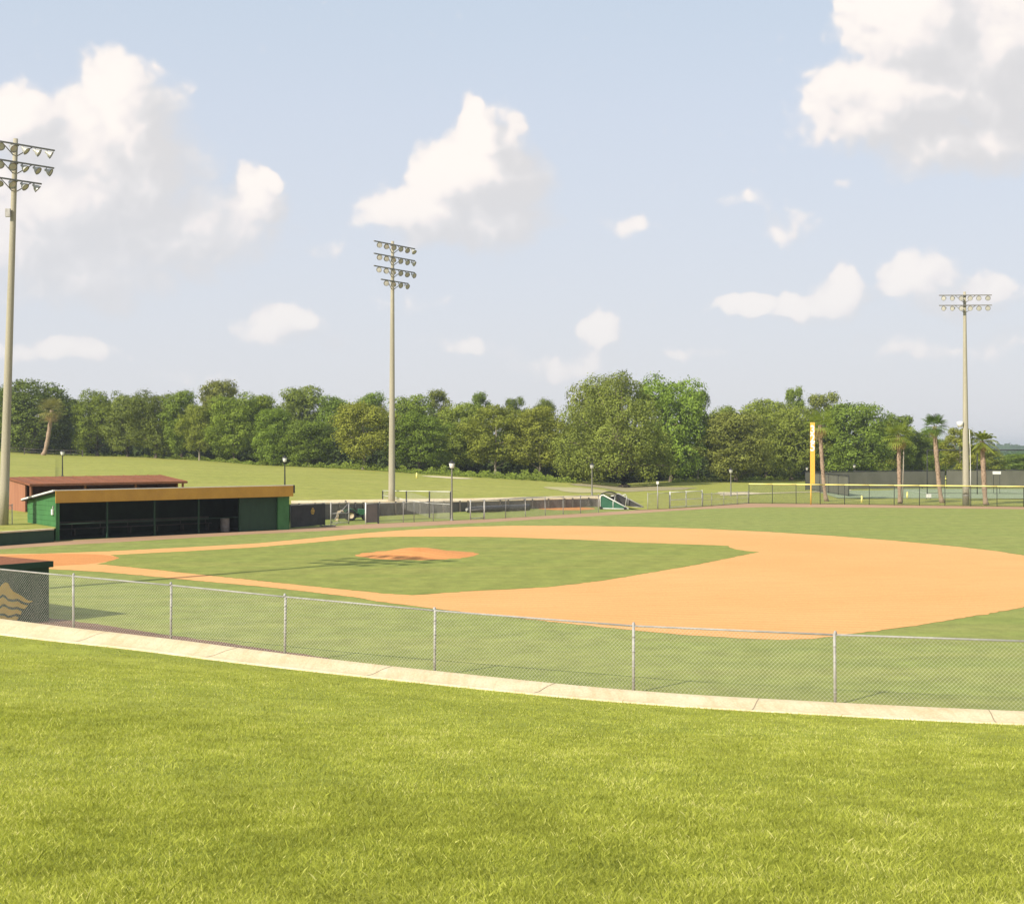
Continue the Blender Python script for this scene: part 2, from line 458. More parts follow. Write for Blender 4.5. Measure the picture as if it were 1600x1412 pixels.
# the grassy bank one stands on
xs = np.concatenate([np.linspace(-60, -22, 20), np.linspace(-21, 14, 90), np.linspace(15, 45, 20)])
rows = []
for t in np.concatenate([np.linspace(0, 0.12, 14), np.linspace(0.14, 1.0, 50), np.linspace(1.1, 3.0, 8)]):
    ky = np.interp(xs, OX, OY)
    y = ky*(1-t)
    rows.append(np.stack([xs, y, bank_z(xs, y)], -1))
grid_mesh('grass_bank', np.array(rows), M['bank'])

# the concrete gutter at the foot of the bank (shallow dish, with a drop to the field)
prof = [(0.0, -0.5), (0.0, 0.0), (0.05, 0.012), (0.5, 0.012), (0.95, -0.03), (1.25, -0.02), (GW, 0.02), (GW+0.02, -0.25)]
P = []
for i, p in enumerate(near_line):
    sd = side_of(near_line, i)
    P.append([(p.x+sd.x*a, p.y+sd.y*a, lerp(p.z, outer[i].z, a/GW)+h+0.055) for a, h in prof])
grid_mesh('concrete_gutter', np.array(P).transpose(1, 0, 2), M['concrete'])
# control joints across it
mb = MB()
acc = 0.0
for i in range(1, len(near_line)-1):
    seg = (near_line[i]-near_line[i-1]).length
    acc += seg
    if acc > 4.4:
        acc = 0
        sd = side_of(near_line, i); tdir = Vector((-sd.y, sd.x, 0))
        pts = [near_line[i]+sd*a+Vector((0, 0, lerp(0, outer[i].z-near_line[i].z, a/GW)+h+0.060)) for a, h in prof[2:7]]
        for a, b in zip(pts[:-1], pts[1:]):
            mb.add([a-tdir*0.012, b-tdir*0.012, b+tdir*0.012, a+tdir*0.012], [(0, 1, 2, 3)])
o = mb.build('gutter_joints', M['joint']); o['kind'] = 'structure'

# the field: turf, track, clay, infield grass
sheet('field_turf', [(-130, 14), (130, 14), (130, 150), (-130, 150)], 0.0, M['turf'])

track_top = [(-300, 872), (-100, 859), (0, 852.5), (86, 845.5), (300, 833.5), (452, 826.5), (520, 822), (590, 818), (700, 813.5), (760, 811), (822, 807.3), (900, 802.7), (1000, 796.8), (1045, 794.4), (1100, 791), (1170, 786.3), (1300, 787.5), (1600, 791.6), (2000, 797.5)]
track_bot = [(2000, 801.5), (1600, 795.5), (1400, 793.2), (1200, 792), (1120, 794.2), (1045, 798.2), (1000, 801.5), (900, 808), (800, 813.5), (700, 819.5), (600, 824.5), (500, 829.5), (400, 834), (300, 840), (200, 846), (88, 852), (0, 858), (-100, 865), (-300, 879)]
sheet('warning_track', [G(*p) for p in track_top+track_bot], 0.004, M['track'], jitter=0.05, step=0.7)
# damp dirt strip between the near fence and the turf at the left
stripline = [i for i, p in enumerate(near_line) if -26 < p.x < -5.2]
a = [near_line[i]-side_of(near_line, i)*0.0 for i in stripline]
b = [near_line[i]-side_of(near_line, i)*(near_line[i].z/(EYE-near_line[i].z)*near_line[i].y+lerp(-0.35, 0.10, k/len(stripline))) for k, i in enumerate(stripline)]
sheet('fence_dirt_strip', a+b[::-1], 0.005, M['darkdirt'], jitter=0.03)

clay_out = [(-120, 867), (-40, 866.2), (60, 865), (120, 863), (170, 861.3), (230, 858.2), (300, 854.6), (400, 849), (470, 842.5), (530, 836.6), (575, 832.5), (620, 829), (680, 825.3), (730, 823), (800, 821.4), (900, 821.6), (1000, 823.2), (1100, 826.2), (1200, 831), (1300, 837.2),
            (1400, 845), (1500, 854.5), (1560, 861.5), (1600, 868), (1640, 877.5), (1668, 890), (1678, 905), (1668, 921), (1640, 936), (1600, 948.5), (1550, 958), (1500, 966), (1450, 974), (1400, 981.5), (1350, 988), (1300, 994.5),
            (1260, 998.5), (1230, 999.5), (1180, 998.2), (1120, 994.8), (1060, 991), (1000, 985.5), (930, 978.5), (860, 971), (800, 964.6), (740, 958), (680, 951), (630, 944.5), (590, 939.4), (560, 933.6), (500, 926.5), (445, 920.2), (400, 915.5), (300, 906.5), (230, 899.6), (160, 893.5), (110, 890.5), (75, 889), (0, 890), (-120, 892)]
sheet('infield_clay', [G(*p) for p in clay_out], 0.008, M['clay'], jitter=0.03, step=0.22, seed=3)
grass_out = [(152, 881.2), (166, 878), (179, 874.6), (185, 871.8), (180, 869), (172, 867.2), (230, 864.2), (300, 860.6), (400, 855), (500, 846.5), (545, 842), (572, 839.7), (610, 838.6), (660, 838.1), (740, 838.4), (800, 839.4), (900, 843), (1000, 847.5), (1080, 850.5), (1137, 852.6),
             (1141, 855.6), (1150, 858.2), (1166, 860.6), (1187, 862.4), (1140, 872), (1080, 884), (1000, 897.6), (950, 906), (900, 912.5), (860, 917), (800, 920.5), (740, 923.5), (700, 926), (668, 928.6), (644, 929.8), (600, 927.2), (560, 923.2), (500, 917.4), (400, 907), (300, 896.3), (230, 889)]
sheet('infield_grass', [G(*p) for p in grass_out], 0.012, M['infield'], jitter=0.035, step=0.22, seed=5)
# home plate circle is redder clay
hc = Vector((-23.7, 65.6, 0))
sheet('home_circle', [hc+Vector((math.cos(a)*3.9, math.sin(a)*3.9, 0)) for a in np.linspace(0, 2*math.pi, 40)[:-1]], 0.010, M['moundclay'], jitter=0.05, seed=8)
# pitcher's mound
mc = G(652, 867)
P = []
rr = random.Random(4)
for k in range(9):
    r = 3.15*k/8
    row = []
    for i in range(48):
        a = 2*math.pi*i/48
        h = 0.36*(0.5+0.5*math.cos(math.pi*k/8))*(1+0.05*rr.random()) if k < 8 else 0.0
        w = 1+(0.03*rr.gauss(0, 1) if k == 8 else 0)
        row.append((mc.x+r*w*math.cos(a), mc.y+r*w*math.sin(a), 0.014+h))
    row.append(row[0]); P.append(row)
grid_mesh('pitchers_mound', np.array(P), M['moundclay'])

# meadow fan: reaches the horizon
us = np.unique(np.concatenate([np.linspace(-2600, -300, 24), np.linspace(-280, 1900, 180), np.linspace(1950, 4000, 24), FRa[:, 0]]))
dist = np.concatenate([[0, 0.4, 0.8, 1.2, 1.6], np.linspace(2.5, 150, 64), np.geomspace(170, 5000, 22)])
t = (us-UC)/F
y0 = np.interp(us, FRa[:, 0], FRa[:, 1])
rows = []
for d in dist:
    y = y0+d
    x = t*y
    rows.append(np.stack([x, y, meadow_z(x, y)], -1))
grid_mesh('meadow', np.array(rows), M['meadow'])

# pale concrete gutter along the top of the far retaining wall
gu = np.linspace(455, 945, 60)
rows = []
for d, h in ((-0.22, -0.06), (-0.22, 0.055), (0.1, 0.06), (0.9, 0.03), (1.75, 0.20), (1.8, 0.1)):
    y = np.interp(gu, FRa[:, 0], FRa[:, 1])+d
    x = (gu-UC)/F*y
    rows.append(np.stack([x, y, np.interp(gu, FRa[:, 0], FRa[:, 2])+0.04+h], -1))
grid_mesh('meadow_gutter', np.array(rows), M['concrete'])

def ground_strip(name, line, width, mat, lift=0.05):
    """path laid on the meadow: line of (u, y)"""
    P = [[], []]
    pts = []
    for (a, b) in zip(line[:-1], line[1:]):
        for k in range(6): pts.append((lerp(a[0], b[0], k/6), lerp(a[1], b[1], k/6)))
    pts.append(line[-1])
    for j, s in enumerate((-0.5, 0.5)):
        for (u, y) in pts:
            yy = y+s*width; x = (u-UC)/F*yy
            P[j].append((x, yy, float(meadow_z(x, yy))+lift))
    return grid_mesh(name, np.array(P), mat)
ground_strip('sidewalk', [(1125, 152), (1180, 156), (1230, 160), (1290, 166), (1330, 171)], 2.0, M['sand'])

def patch(name, u, y, rx, ry, mat, seed, lift=0.06, n=36):
    rnd = random.Random(seed)
    cx = (u-UC)/F*y
    P = []
    amp = [rnd.uniform(0.7, 1.25) for _ in range(n)]
    for k in range(5):
        row = []
        for i in range(n):
            a = 2*math.pi*i/n; w = k/4*(amp[i]+amp[i-1]+amp[(i+1) % n])/3
            x = cx+rx*w*math.cos(a); yy = y+ry*w*math.sin(a)
            row.append((x, yy, float(meadow_z(x, yy))+lift*(1-0.5*k/4)))
        row.append(row[0]); P.append(row)
    return grid_mesh(name, np.array(P), mat)
patch('bare_ground', 912, 150, 4.2, 9, M['baresoil'], 2)
patch('bare_ground_oak', 985, 174, 8, 9, M['shadesoil'], 6)
patch('sand_patch', 700, 176, 3.3, 3.0, M['sand'], 3)
patch('sand_patch_right', 1155, 158, 3, 4, M['sand'], 9)
sheet('bullpen_clay', [G(886, 794.5)+Vector((2.6*math.cos(a), 3.2*math.sin(a), 0)) for a in np.linspace(0, 2*math.pi, 30)[:-1]], 0.01, M['moundclay'], jitter=0.06, seed=11)
# tennis courts beyond the outfield fence
cz = 0.10
sheet('tennis_court', [(x, y) for x, y in ((36, 145), (95, 140), (98, 176), (40, 178))], cz, M['court'])
mb = MB()
for (ax, ay, bx, by) in ((44, 150, 92, 147), (44, 172, 92, 171), (50, 150, 51.5, 172), (62, 149.5, 63.5, 171.5), (70, 149, 71.5, 171.4), (82, 148, 83.5, 171)):
    a = Vector((ax, ay, cz+0.004)); b = Vector((bx, by, cz+0.004)); n_ = Vector((-(b-a).y, (b-a).x, 0)).normalized()*0.06
    mb.add([a-n_, b-n_, b+n_, a+n_], [(0, 1, 2, 3)])
o = mb.build('court_lines', M['white']); o['kind'] = 'structure'

# ------------------------------------------------------------------ grass blades on the bank (nobody could count them)
rng = np.random.default_rng(7)
def blades(n, y0, y1, wmul, hmul, seed):
    r = np.random.default_rng(seed)
    y = np.sqrt(r.uniform(y0*y0, y1*y1, n))
    x = r.uniform(-0.58, 0.58, n)*y
    ky = np.interp(x, OX, OY)
    ok = y < ky-0.03
    # let a few blades lean over the gutter edge
    x, y = x[ok], y[ok]
    n = len(x)
    p_ = np.clip((y-y0)/2.5, 0, 1)*np.clip((y1-y)/2.5, 0, 1)
    if y0 > 6: ok = r.random(n) < p_
    else: ok = r.random(n) < np.clip((y1-y)/2.5, 0, 1)
    x, y = x[ok], y[ok]; n = len(x)
    z = bank_z(x, y)-0.01
    # clumpiness
    cl = 0.5+0.5*np.sin(x*2.3+1.3*np.sin(y*1.7))*np.sin(y*1.9+1.1*np.sin(x*1.3))
    cl2 = 0.5+0.5*np.sin(x*0.55+1.9)*np.sin(y*0.47+np.sin(x*0.3))
    h = (0.024+0.034*r.random(n)**1.7+0.010*cl)*hmul
    tall = r.random(n) < 0.02
    h = np.where(tall, h*1.9, h)
    w = (0.0030+0.0026*r.random(n))*wmul
    a = r.uniform(0, 2*np.pi, n)
    lean = r.uniform(0.15, 1.0, n)
    la = r.uniform(0, 2*np.pi, n)
    dx, dy = np.cos(a)*w/2, np.sin(a)*w/2
    lx, ly = np.cos(la)*lean*h, np.sin(la)*lean*h
    hz = h*np.sqrt(np.clip(1-0.45*lean**2, 0.1, 1))
    V = np.zeros((n, 4, 3))
    V[:, 0] = np.stack([x-dx, y-dy, z], -1)
    V[:, 1] = np.stack([x+dx, y+dy, z], -1)
    V[:, 2] = np.stack([x+dx*0.7+lx*0.45, y+dy*0.7+ly*0.45, z+hz*0.62], -1)
    V[:, 3] = np.stack([x+lx, y+ly, z+hz], -1)
    tint = np.clip(0.18+0.42*r.random(n)+0.20*(cl2-0.5)+0.24*(cl-0.5)+0.16*np.sin(x*5.1+2*np.sin(y*3.3))*np.sin(y*4.7)+np.where(r.random(n) < 0.13, 0.38, 0), 0, 1)
    return V, tint
parts = [blades(390000, 5.2, 13, 1.0, 1.0, 1), blades(350000, 10.5, 21, 1.7, 0.95, 2), blades(240000, 18.5, 32, 2.6, 0.9, 3), blades(90000, 29.5, 44, 3.3, 0.9, 4)]
V = np.concatenate([p[0] for p in parts]); T = np.concatenate([p[1] for p in parts])
tag(quads_mesh('lawn_grass', V, M['grass'], None, T), 'sunlit yellow green lawn grass on the bank in the foreground', 'grass', kind='stuff')

# ------------------------------------------------------------------ chain link
def link_lines(mb, a, b, h, pitch, r, z0a=0.04, n=3):
    """two families of straight diagonal wires in the panel a-b"""
    a = Vector(a); b = Vector(b)
    L = (Vector((b.x-a.x, b.y-a.y, 0))).length
    def P(x, z):
        p = a.lerp(b, x/L); return Vector((p.x, p.y, p.z+z))
    lo, hi = z0a, h
    H = hi-lo
    c = -H
    while c < L:
        x0, z0, x1, z1 = c, 0.0, c+H, H
        if x0 < 0: z0 -= x0; x0 = 0
        if x1 > L: z1 -= (x1-L); x1 = L
        if x1-x0 > 0.01:
            mb.tube(P(x0, lo+z0), P(x1, lo+z1), r, r, n, False)
            mb.tube(P(L-x0, lo+z0), P(L-x1, lo+z1), r, r, n, False)
        c += pitch
    return mb

def chain_fence(name, pts, h, label, pitch=0.09, wr=0.0022, pr=0.03, rail=0.022, mats=('galv', 'galv', 'wire'), cap=None, group=None, cat='fence', posts=None, knuckle=False, midrail=False):
    base = Vector((pts[len(pts)//2].x, pts[len(pts)//2].y, pts[len(pts)//2].z))
    root = empty(name, base, 0, label, cat, group)
    L = [Vector(p)-base for p in pts]
    for i, p in enumerate(L):
        if posts is not None and i not in posts: continue
        tl = Vector((math.sin(i*7.3+h)*0.018, math.cos(i*5.1)*0.018, 0))
        m = MB().tube(p-Vector((0, 0, 0.1)), p+tl+Vector((0, 0, h+0.03)), pr, pr, 10)
        for kz in (0.18, 0.4, 0.62, 0.84): m.tube(p+tl*kz+Vector((0, 0, h*kz-0.012)), p+tl*kz+Vector((0, 0, h*kz+0.012)), pr*1.22, pr*1.22, 8)
        m.lathe([(pr*1.25, h+0.02), (pr*1.2, h+0.05), (pr*0.7, h+0.085), (0.001, h+0.095)], 10, Matrix.Translation(p))
        m.build('post', M[mats[0]], root)
    rl = MB(); ms = MB()
    for a, b in zip(L[:-1], L[1:]):
        up = Vector((0, 0, h))
        rl.tube(a+up, b+up, rail, rail, 8)
        if midrail: rl.tube(a+up*0.5, b+up*0.5, rail*0.8, rail*0.8, 6); rl.tube(a+Vector((0, 0, 0.08)), b+Vector((0, 0, 0.08)), rail*0.8, rail*0.8, 6)
        d = (b-a).normalized(); nrm = Vector((-d.y, d.x, 0))*(-(pr+0.004))
        link_lines(ms, a+nrm, b+nrm, h+(0.035 if knuckle else -0.01), pitch, wr)
    rl.build('top_rail', M[mats[1]], root)
    ms.build('wire_mesh', M[mats[2]], root, recalc=False)
    if cap:
        cm = MB()
        for a, b in zip(L[:-1], L[1:]):
            cm.tube(a+Vector((0, 0, h+0.02)), b+Vector((0, 0, h+0.02)), cap, cap, 8)
        cm.build('cap', M['yellow'], root)
    return root, base

# the fence at the foot of the bank
fp = [p.copy() for p in near_pts]
chain_fence('chain_link_fence', fp, 1.53, 'low silver chain link fence on the concrete gutter at the foot of the bank', 0.092, 0.0020, 0.033, 0.022, knuckle=True, posts=[0, 1, 2, 4, 5, 6, 7, 8, 9, 10, 11, 12])

# ------------------------------------------------------------------ third-base dugout
DA = G(87, 844.5); DB = G(452, 827)
e = (DB-DA); DL = e.length; e.normalize()
drz = math.atan2(e.y, e.x)
# local frame: x along the front, y to the back, z up
def build_far_dugout():
    root = empty('dugout', DA, drz, 'long green dugout with a mustard yellow front board and white roof edge', 'dugout')
    DEP, HF, HB = 4.4, 3.03, 2.38
    L = DL
    # end walls of lapped boards
    for x0, nm in ((0.0, 1), (L-0.14, 0)):
        m = MB()
        nb = 8
        for k in range(nb):
            za = k*HB/nb; zb = (k+1)*HB/nb-0.012
            m.box((x0+0.07+0.012*(k % 2), DEP/2, (za+zb)/2), (0.14, DEP, zb-za))
        m.prism([(x0+0.01, 0.05, HB), (x0+0.01, DEP, HB), (x0+0.01, 0.05, HF-0.13)], (0.13, 0, 0))
        m.build('end_wall', M['green'], root)
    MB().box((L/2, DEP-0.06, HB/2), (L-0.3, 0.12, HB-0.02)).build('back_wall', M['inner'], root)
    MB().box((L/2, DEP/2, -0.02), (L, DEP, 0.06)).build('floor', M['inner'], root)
    # roof slab, white metal edge
    b = [(-0.28, -0.32, HF-0.10), (L+0.1, -0.32, HF-0.10), (L+0.1, DEP+0.25, HB-0.12), (-0.28, DEP+0.25, HB-0.12)]
    t = [(x, y, z+0.10) for x, y, z in b]
    MB().hexa([Vector(p) for p in b], [Vector(p) for p in t]).build('roof', M['dark'], root)
    m = MB()
    m.hexa([Vector((-0.30, -0.36, HF-0.03)), Vector((-0.20, -0.36, HF-0.03)), Vector((-0.20, DEP+0.28, HB-0.06)), Vector((-0.30, DEP+0.28, HB-0.06))],
           [Vector((-0.30, -0.36, HF+0.06)), Vector((-0.20, -0.36, HF+0.06)), Vector((-0.20, DEP+0.28, HB+0.03)), Vector((-0.30, DEP+0.28, HB+0.03))])
    m.box((L/2-0.05, -0.36, HF+0.025), (L+0.3, 0.06, 0.05))
    m.build('roof_edge', M['white'], root)
    MB().box((L/2-0.05, -0.38, HF-0.37), (L+0.24, 0.06, 0.74)).build('fascia', M['mustard'], root, bevel=0.01)
    MB().box((L+0.12, -0.37, HF-0.24), (0.1, 0.16, 0.55)).build('fascia_end', M['black'], root)
    # front posts
    for u in (87, 168, 242, 311, 375):
        q = G(u, lerp(844.5, 827, (u-87)/365.0)); x = (q-DA).dot(e)
        x = max(x, 0.16)
        w = 0.16 if u == 87 else 0.10
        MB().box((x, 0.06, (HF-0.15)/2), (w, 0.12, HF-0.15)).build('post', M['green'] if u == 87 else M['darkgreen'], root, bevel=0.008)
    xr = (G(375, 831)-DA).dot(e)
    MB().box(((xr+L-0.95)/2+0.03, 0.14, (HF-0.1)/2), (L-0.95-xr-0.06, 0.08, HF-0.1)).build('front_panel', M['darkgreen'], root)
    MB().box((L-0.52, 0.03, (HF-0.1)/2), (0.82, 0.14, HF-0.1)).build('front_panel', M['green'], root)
    # low front rail and the long bench
    m = MB()
    m.tube((0.2, 0.06, 0.98), (xr, 0.06, 0.98), 0.025)
    m.build('front_rail', M['darkgreen'], root)
    bn = MB()
    bn.box(((0.5+xr)/2, DEP-0.75, 0.45), (xr-0.7, 0.42, 0.06))
    bn.box(((0.5+xr)/2, DEP-0.5, 0.80), (xr-0.7, 0.05, 0.22))
    x = 0.8
    while x < xr-0.3:
        bn.box((x, DEP-0.72, 0.21), (0.08, 0.4, 0.42)); bn.box((x, DEP-0.47, 0.62), (0.06, 0.05, 0.5)); x += 1.9
    bn.build('bench', M['wood'], root)
    # fuse box on the end wall
    MB().box((-0.06, 0.35, 1.72), (0.10, 0.2, 0.34)).build('electric_box', M['white'], root, bevel=0.01)
    MB().box((-0.03, 0.32, 2.0), (0.06, 0.10, 0.16)).build('electric_box', M['galv'], root, bevel=0.01)
    return root, xr
_, XR = build_far_dugout()
# trash barrel inside
p = DA+e*(XR-0.75)+Vector((-e.y, e.x, 0))*0.5
root = empty('trash_barrel', (p.x, p.y, 0.02), 0, 'grey steel trash barrel inside the right end of the green dugout', 'barrel')
m = MB().lathe([(0.0, 0), (0.29, 0), (0.29, 0.02), (0.30, 0.28), (0.315, 0.30), (0.30, 0.32), (0.30, 0.58), (0.315, 0.60), (0.30, 0.62), (0.295, 0.88), (0.31, 0.9), (0.28, 0.9), (0.27, 0.1), (0, 0.1)], 20)
m.build('barrel', M['barrel'], root)
MB().lathe([(0.27, 0.80), (0.20, 0.84), (0.02, 0.82)], 16).build('liner', M['black'], root)

# open brown shed behind it
def build_shed():
    Y1 = 92.0
    A = Vector(((47-UC)/F*Y1, Y1, 0)); L, DEP = 11.8, 4.2
    z0 = float(meadow_z(A.x, A.y))
    A.z = z0-0.1
    root = empty('shed', A, drz, 'low brown open fronted shed with a rusty red roof behind the green dugout', 'shed')
    HF, HB = 3.07-A.z, 3.50-A.z
    b = [Vector((-0.15, -0.25, HF-0.10)), Vector((L+0.2, -0.25, HF-0.10)), Vector((L+0.2, DEP+0.1, HB-0.10)), Vector((-0.15, DEP+0.1, HB-0.10))]
    MB().hexa(b, [q+Vector((0, 0, 0.10)) for q in b]).build('roof', M['roofbrown'], root)
    m = MB()
    for k in range(13):
        x = lerp(-0.1, L+0.15, k/12)
        m.hexa([Vector((x-0.02, -0.26, HF+0.001)), Vector((x+0.02, -0.26, HF+0.001)), Vector((x+0.02, DEP+0.1, HB+0.001)), Vector((x-0.02, DEP+0.1, HB+0.001))],
               [Vector((x-0.02, -0.26, HF+0.03)), Vector((x+0.02, -0.26, HF+0.03)), Vector((x+0.02, DEP+0.1, HB+0.03)), Vector((x-0.02, DEP+0.1, HB+0.03))])
    m.build('roof_rib', M['roofbrown'], root)
    m = MB()
    m.prism([(0, 0.9, 0), (0, DEP, 0), (0, DEP, HB-0.12), (0, 0.9, HF-0.05)], (0.1, 0, 0))
    m.build('end_wall', M['wallbrown'], root); m = MB()
    m.prism([(L-0.1, 0.9, 0), (L-0.1, DEP, 0), (L-0.1, DEP, HB-0.12), (L-0.1, 0.9, HF-0.05)], (0.1, 0, 0))
    m.build('end_wall', M['wallbrown'], root)
    MB().box((L/2, DEP-0.08, (HB-0.2)/2), (L-0.22, 0.1, HB-0.2)).build('back_wall', M['wallbrown'], root)
    for x in (0.07, L*0.34, L*0.67, L-0.07):
        MB().box((x, 0.02, (HF-0.1)/2), (0.13, 0.13, HF-0.1)).build('post', M['wallbrown'], root)
    MB().box((L/2, -0.28, HF-0.06), (L+0.3, 0.05, 0.16)).build('fascia', M['roofbrown'], root)
    MB().box((L/2, 0.5, 0.5), (L-0.4, 0.06, 1.0)).build('counter', M['dark'], root)
build_shed()

# low green wall left of the dugout, with a cream cap
WB = G(85, 846.5); WA = G(-160, 864.5); WA = WB+(WA-WB)*2.75
wroot = empty('retaining_wall', WA, math.atan2((WB-WA).y, (WB-WA).x), 'low dark green wall with a cream cap left of the green dugout', 'wall')
WL = (WB-WA).length
MB().box((WL/2, 0.15, 0.36), (WL, 0.2, 0.72)).build('wall_face', M['darkgreen'], wroot)
MB().box((WL/2, 0.15, 0.765), (WL, 0.30, 0.09)).build('cap', M['concrete'], wroot, bevel=0.015)
# fence above that wall
fl = [Vector((x, y, float(meadow_z(x, y))-0.02)) for x, y in ((-44.0, 73.4), (-40.6, 75.3), (-37.2, 77.2), (-33.8, 79.1), (-30.7, 80.6))]
chain_fence('chain_link_fence', fl, 1.22, 'chain link fence above the low green wall by the tall left light pole', 0.075, 0.0025, 0.03, 0.022, ('galv', 'galv', 'greywire'))

# far retaining wall below the meadow
rw = [(u, float(np.interp(u, FRa[:, 0], FRa[:, 1]))-0.2, float(np.interp(u, FRa[:, 0], FRa[:, 2]))) for u in np.linspace(455, 945, 40)]
base = Vector(((700-UC)/F*114, 114, 0))
root = empty('retaining_wall', base, 0, 'long dark retaining wall below the pale gutter behind the bullpen', 'wall')
m = MB()
for a, b in zip(rw[:-1], rw[1:]):
    pa = Vector(((a[0]-UC)/F*a[1], a[1], 0))-base; pb = Vector(((b[0]-UC)/F*b[1], b[1], 0))-base
    d = Vector((0, 0.16, 0))
    m.hexa([pa+Vector((0, 0, -0.1)), pb+Vector((0, 0, -0.1)), pb+d+Vector((0, 0, -0.1)), pa+d+Vector((0, 0, -0.1))],
           [pa+Vector((0, 0, a[2]-0.02)), pb+Vector((0, 0, b[2]-0.02)), pb+d+Vector((0, 0, b[2]-0.02)), pa+d+Vector((0, 0, a[2]-0.02))])
m.build('wall_face', M['greyscreen'], root)
for k in range(1, 24):
    a = rw[int(k*39/24)]
    pa = Vector(((a[0]-UC)/F*a[1], a[1]-0.08, 0))-base
    MB().box(pa+Vector((0, 0, a[2]/2+0.03)), (0.14, 0.14, a[2]+0.16)).build('wall_post', M['wood'], root)

# ------------------------------------------------------------------ first-base dugout (left edge, near)
E1 = Vector((-15.0, 42.5, 0)); du = Vector((-0.79, 0.61, 0)).normalized(); db = Vector((-0.61, -0.79, 0)).normalized()
root = empty('dugout', E1, 0, 'flat roofed dark green dugout behind the near fence with a gold wave emblem', 'dugout')
HR, LD, DD = 1.95, 12.0, 2.4
def W(a, b, z): return du*a+db*b+Vector((0, 0, z))
def slab(mb, a0, a1, b0, b1, z0, z1):
    return mb.hexa([W(a0, b0, z0), W(a1, b0, z0), W(a1, b1, z0), W(a0, b1, z0)], [W(a0, b0, z1), W(a1, b0, z1), W(a1, b1, z1), W(a0, b1, z1)])
slab(MB(), -0.05, LD+0.12, -0.05, DD+0.12, HR-0.04, HR).build('roof', M['roofbrown'], root)
mb = MB()
slab(mb, -0.10, -0.052, -0.10, DD+0.14, HR-0.2, HR-0.006); slab(mb, -0.050, LD+0.1, -0.10, -0.052, HR-0.2, HR-0.006)
mb.build('fascia', M['darkgreen'], root)
slab(MB(), 0.0, 0.12, 0.0, DD, -0.2, HR-0.045).build('end_wall', M['darkgreen'], root)
slab(MB(), LD-0.12, LD, 0.0, DD, -0.2, HR-0.045).build('end_wall', M['darkgreen'], root)
slab(MB(), 0.125, LD-0.125, DD-0.12, DD, -0.2, HR-0.045).build('back_wall', M['darkgreen'], root)
for a in (0.25, 3.0, 6.0, 9.0, 11.7):
    slab(MB(), a-0.05, a+0.05, 0.0, 0.1, 0, HR-0.045).build('post', M['darkgreen'], root)
slab(MB(), 0.6, LD-0.6, DD-0.6, DD-0.2, 0.4, 0.46).build('bench', M['wood'], root)
# emblem: gold bands split by wavy lines, painted on a board on the end wall
nE = -du
def on_wall(u, v):
    d = Vector(((u-UC)/F, 1.0, -(v-VH)/F))
    t_ = ((E1+nE*0.015)-Vector((0, 0, EYE))).dot(nE)/d.dot(nE)
    return Vector((0, 0, EYE))+d*t_-E1
bands = [
    [(-26, 932), (-16, 918), (-6, 921), (0, 917), (4, 912), (9, 909.5), (13, 911), (16, 918), (21, 924), (29, 928), (36, 932), (41, 936), (45, 938), (52, 939), (45, 941.5), (40, 941), (34, 938.5), (28, 935), (20, 936), (13, 935), (9, 930), (4, 928), (0, 931), (-8, 936), (-16, 933)],
    [(-36, 944), (-26, 936), (-16, 937), (-8, 940), (0, 935), (5, 932), (9, 935), (13, 939), (20, 940), (28, 939), (33, 942.5), (40, 945), (44, 945.5), (38, 951), (33, 950), (27, 947.5), (20, 948.5), (13, 947), (8, 943.5), (4, 943.5), (0, 947), (-8, 951), (-17, 947), (-26, 949)],
    [(-32, 956), (-24, 953), (-16, 951), (-8, 955), (0, 951), (5, 947), (9, 948), (14, 951.5), (20, 952.5), (27, 951.5), (34, 955), (32, 960), (26, 958), (20, 960), (13, 961.5), (7, 958), (0, 958), (-8, 963), (-16, 960), (-26, 964)],
    [(-20, 966), (-8, 966.5), (0, 962), (7, 962), (12, 965), (18, 964.5), (24, 962), (29, 964), (26, 969), (20, 968), (14, 971), (4, 969), (-4, 971), (-14, 973)]]
mb = MB()
for b in bands: mb.prism([on_wall(*q) for q in b], du*0.012)
mb.build('emblem', M['emblem'], root)

# ------------------------------------------------------------------ light poles
def floodlight(root, p, aim, s=1.0):
    q = Vector(aim).normalized().to_track_quat('Z', 'Y')
    Mx = Matrix.Translation(p) @ q.to_matrix().to_4x4() @ Matrix.Scale(s, 4)
    m = MB()
    m.lathe([(0.02, -0.36), (0.10, -0.36), (0.11, -0.20), (0.13, -0.18), (0.22, -0.08), (0.285, 0.04), (0.315, 0.15), (0.33, 0.16), (0.33, 0.18), (0.31, 0.18), (0.30, 0.13), (0.10, -0.08), (0.0, -0.1)], 16, Mx)
    h = m.build('floodlight', M['alu'], root)
    MB().lathe([(0.305, 0.165), (0.338, 0.17), (0.345, 0.19), (0.30, 0.195), (0.305, 0.165)], 16, Mx).build('rim', M['armsteel'], h)
    l = MB().lathe([(0.305, 0.150), (0.2, 0.165), (0.08, 0.172), (0.001, 0.174)], 16, Mx).build('lens', M['lens'], h)
    return h

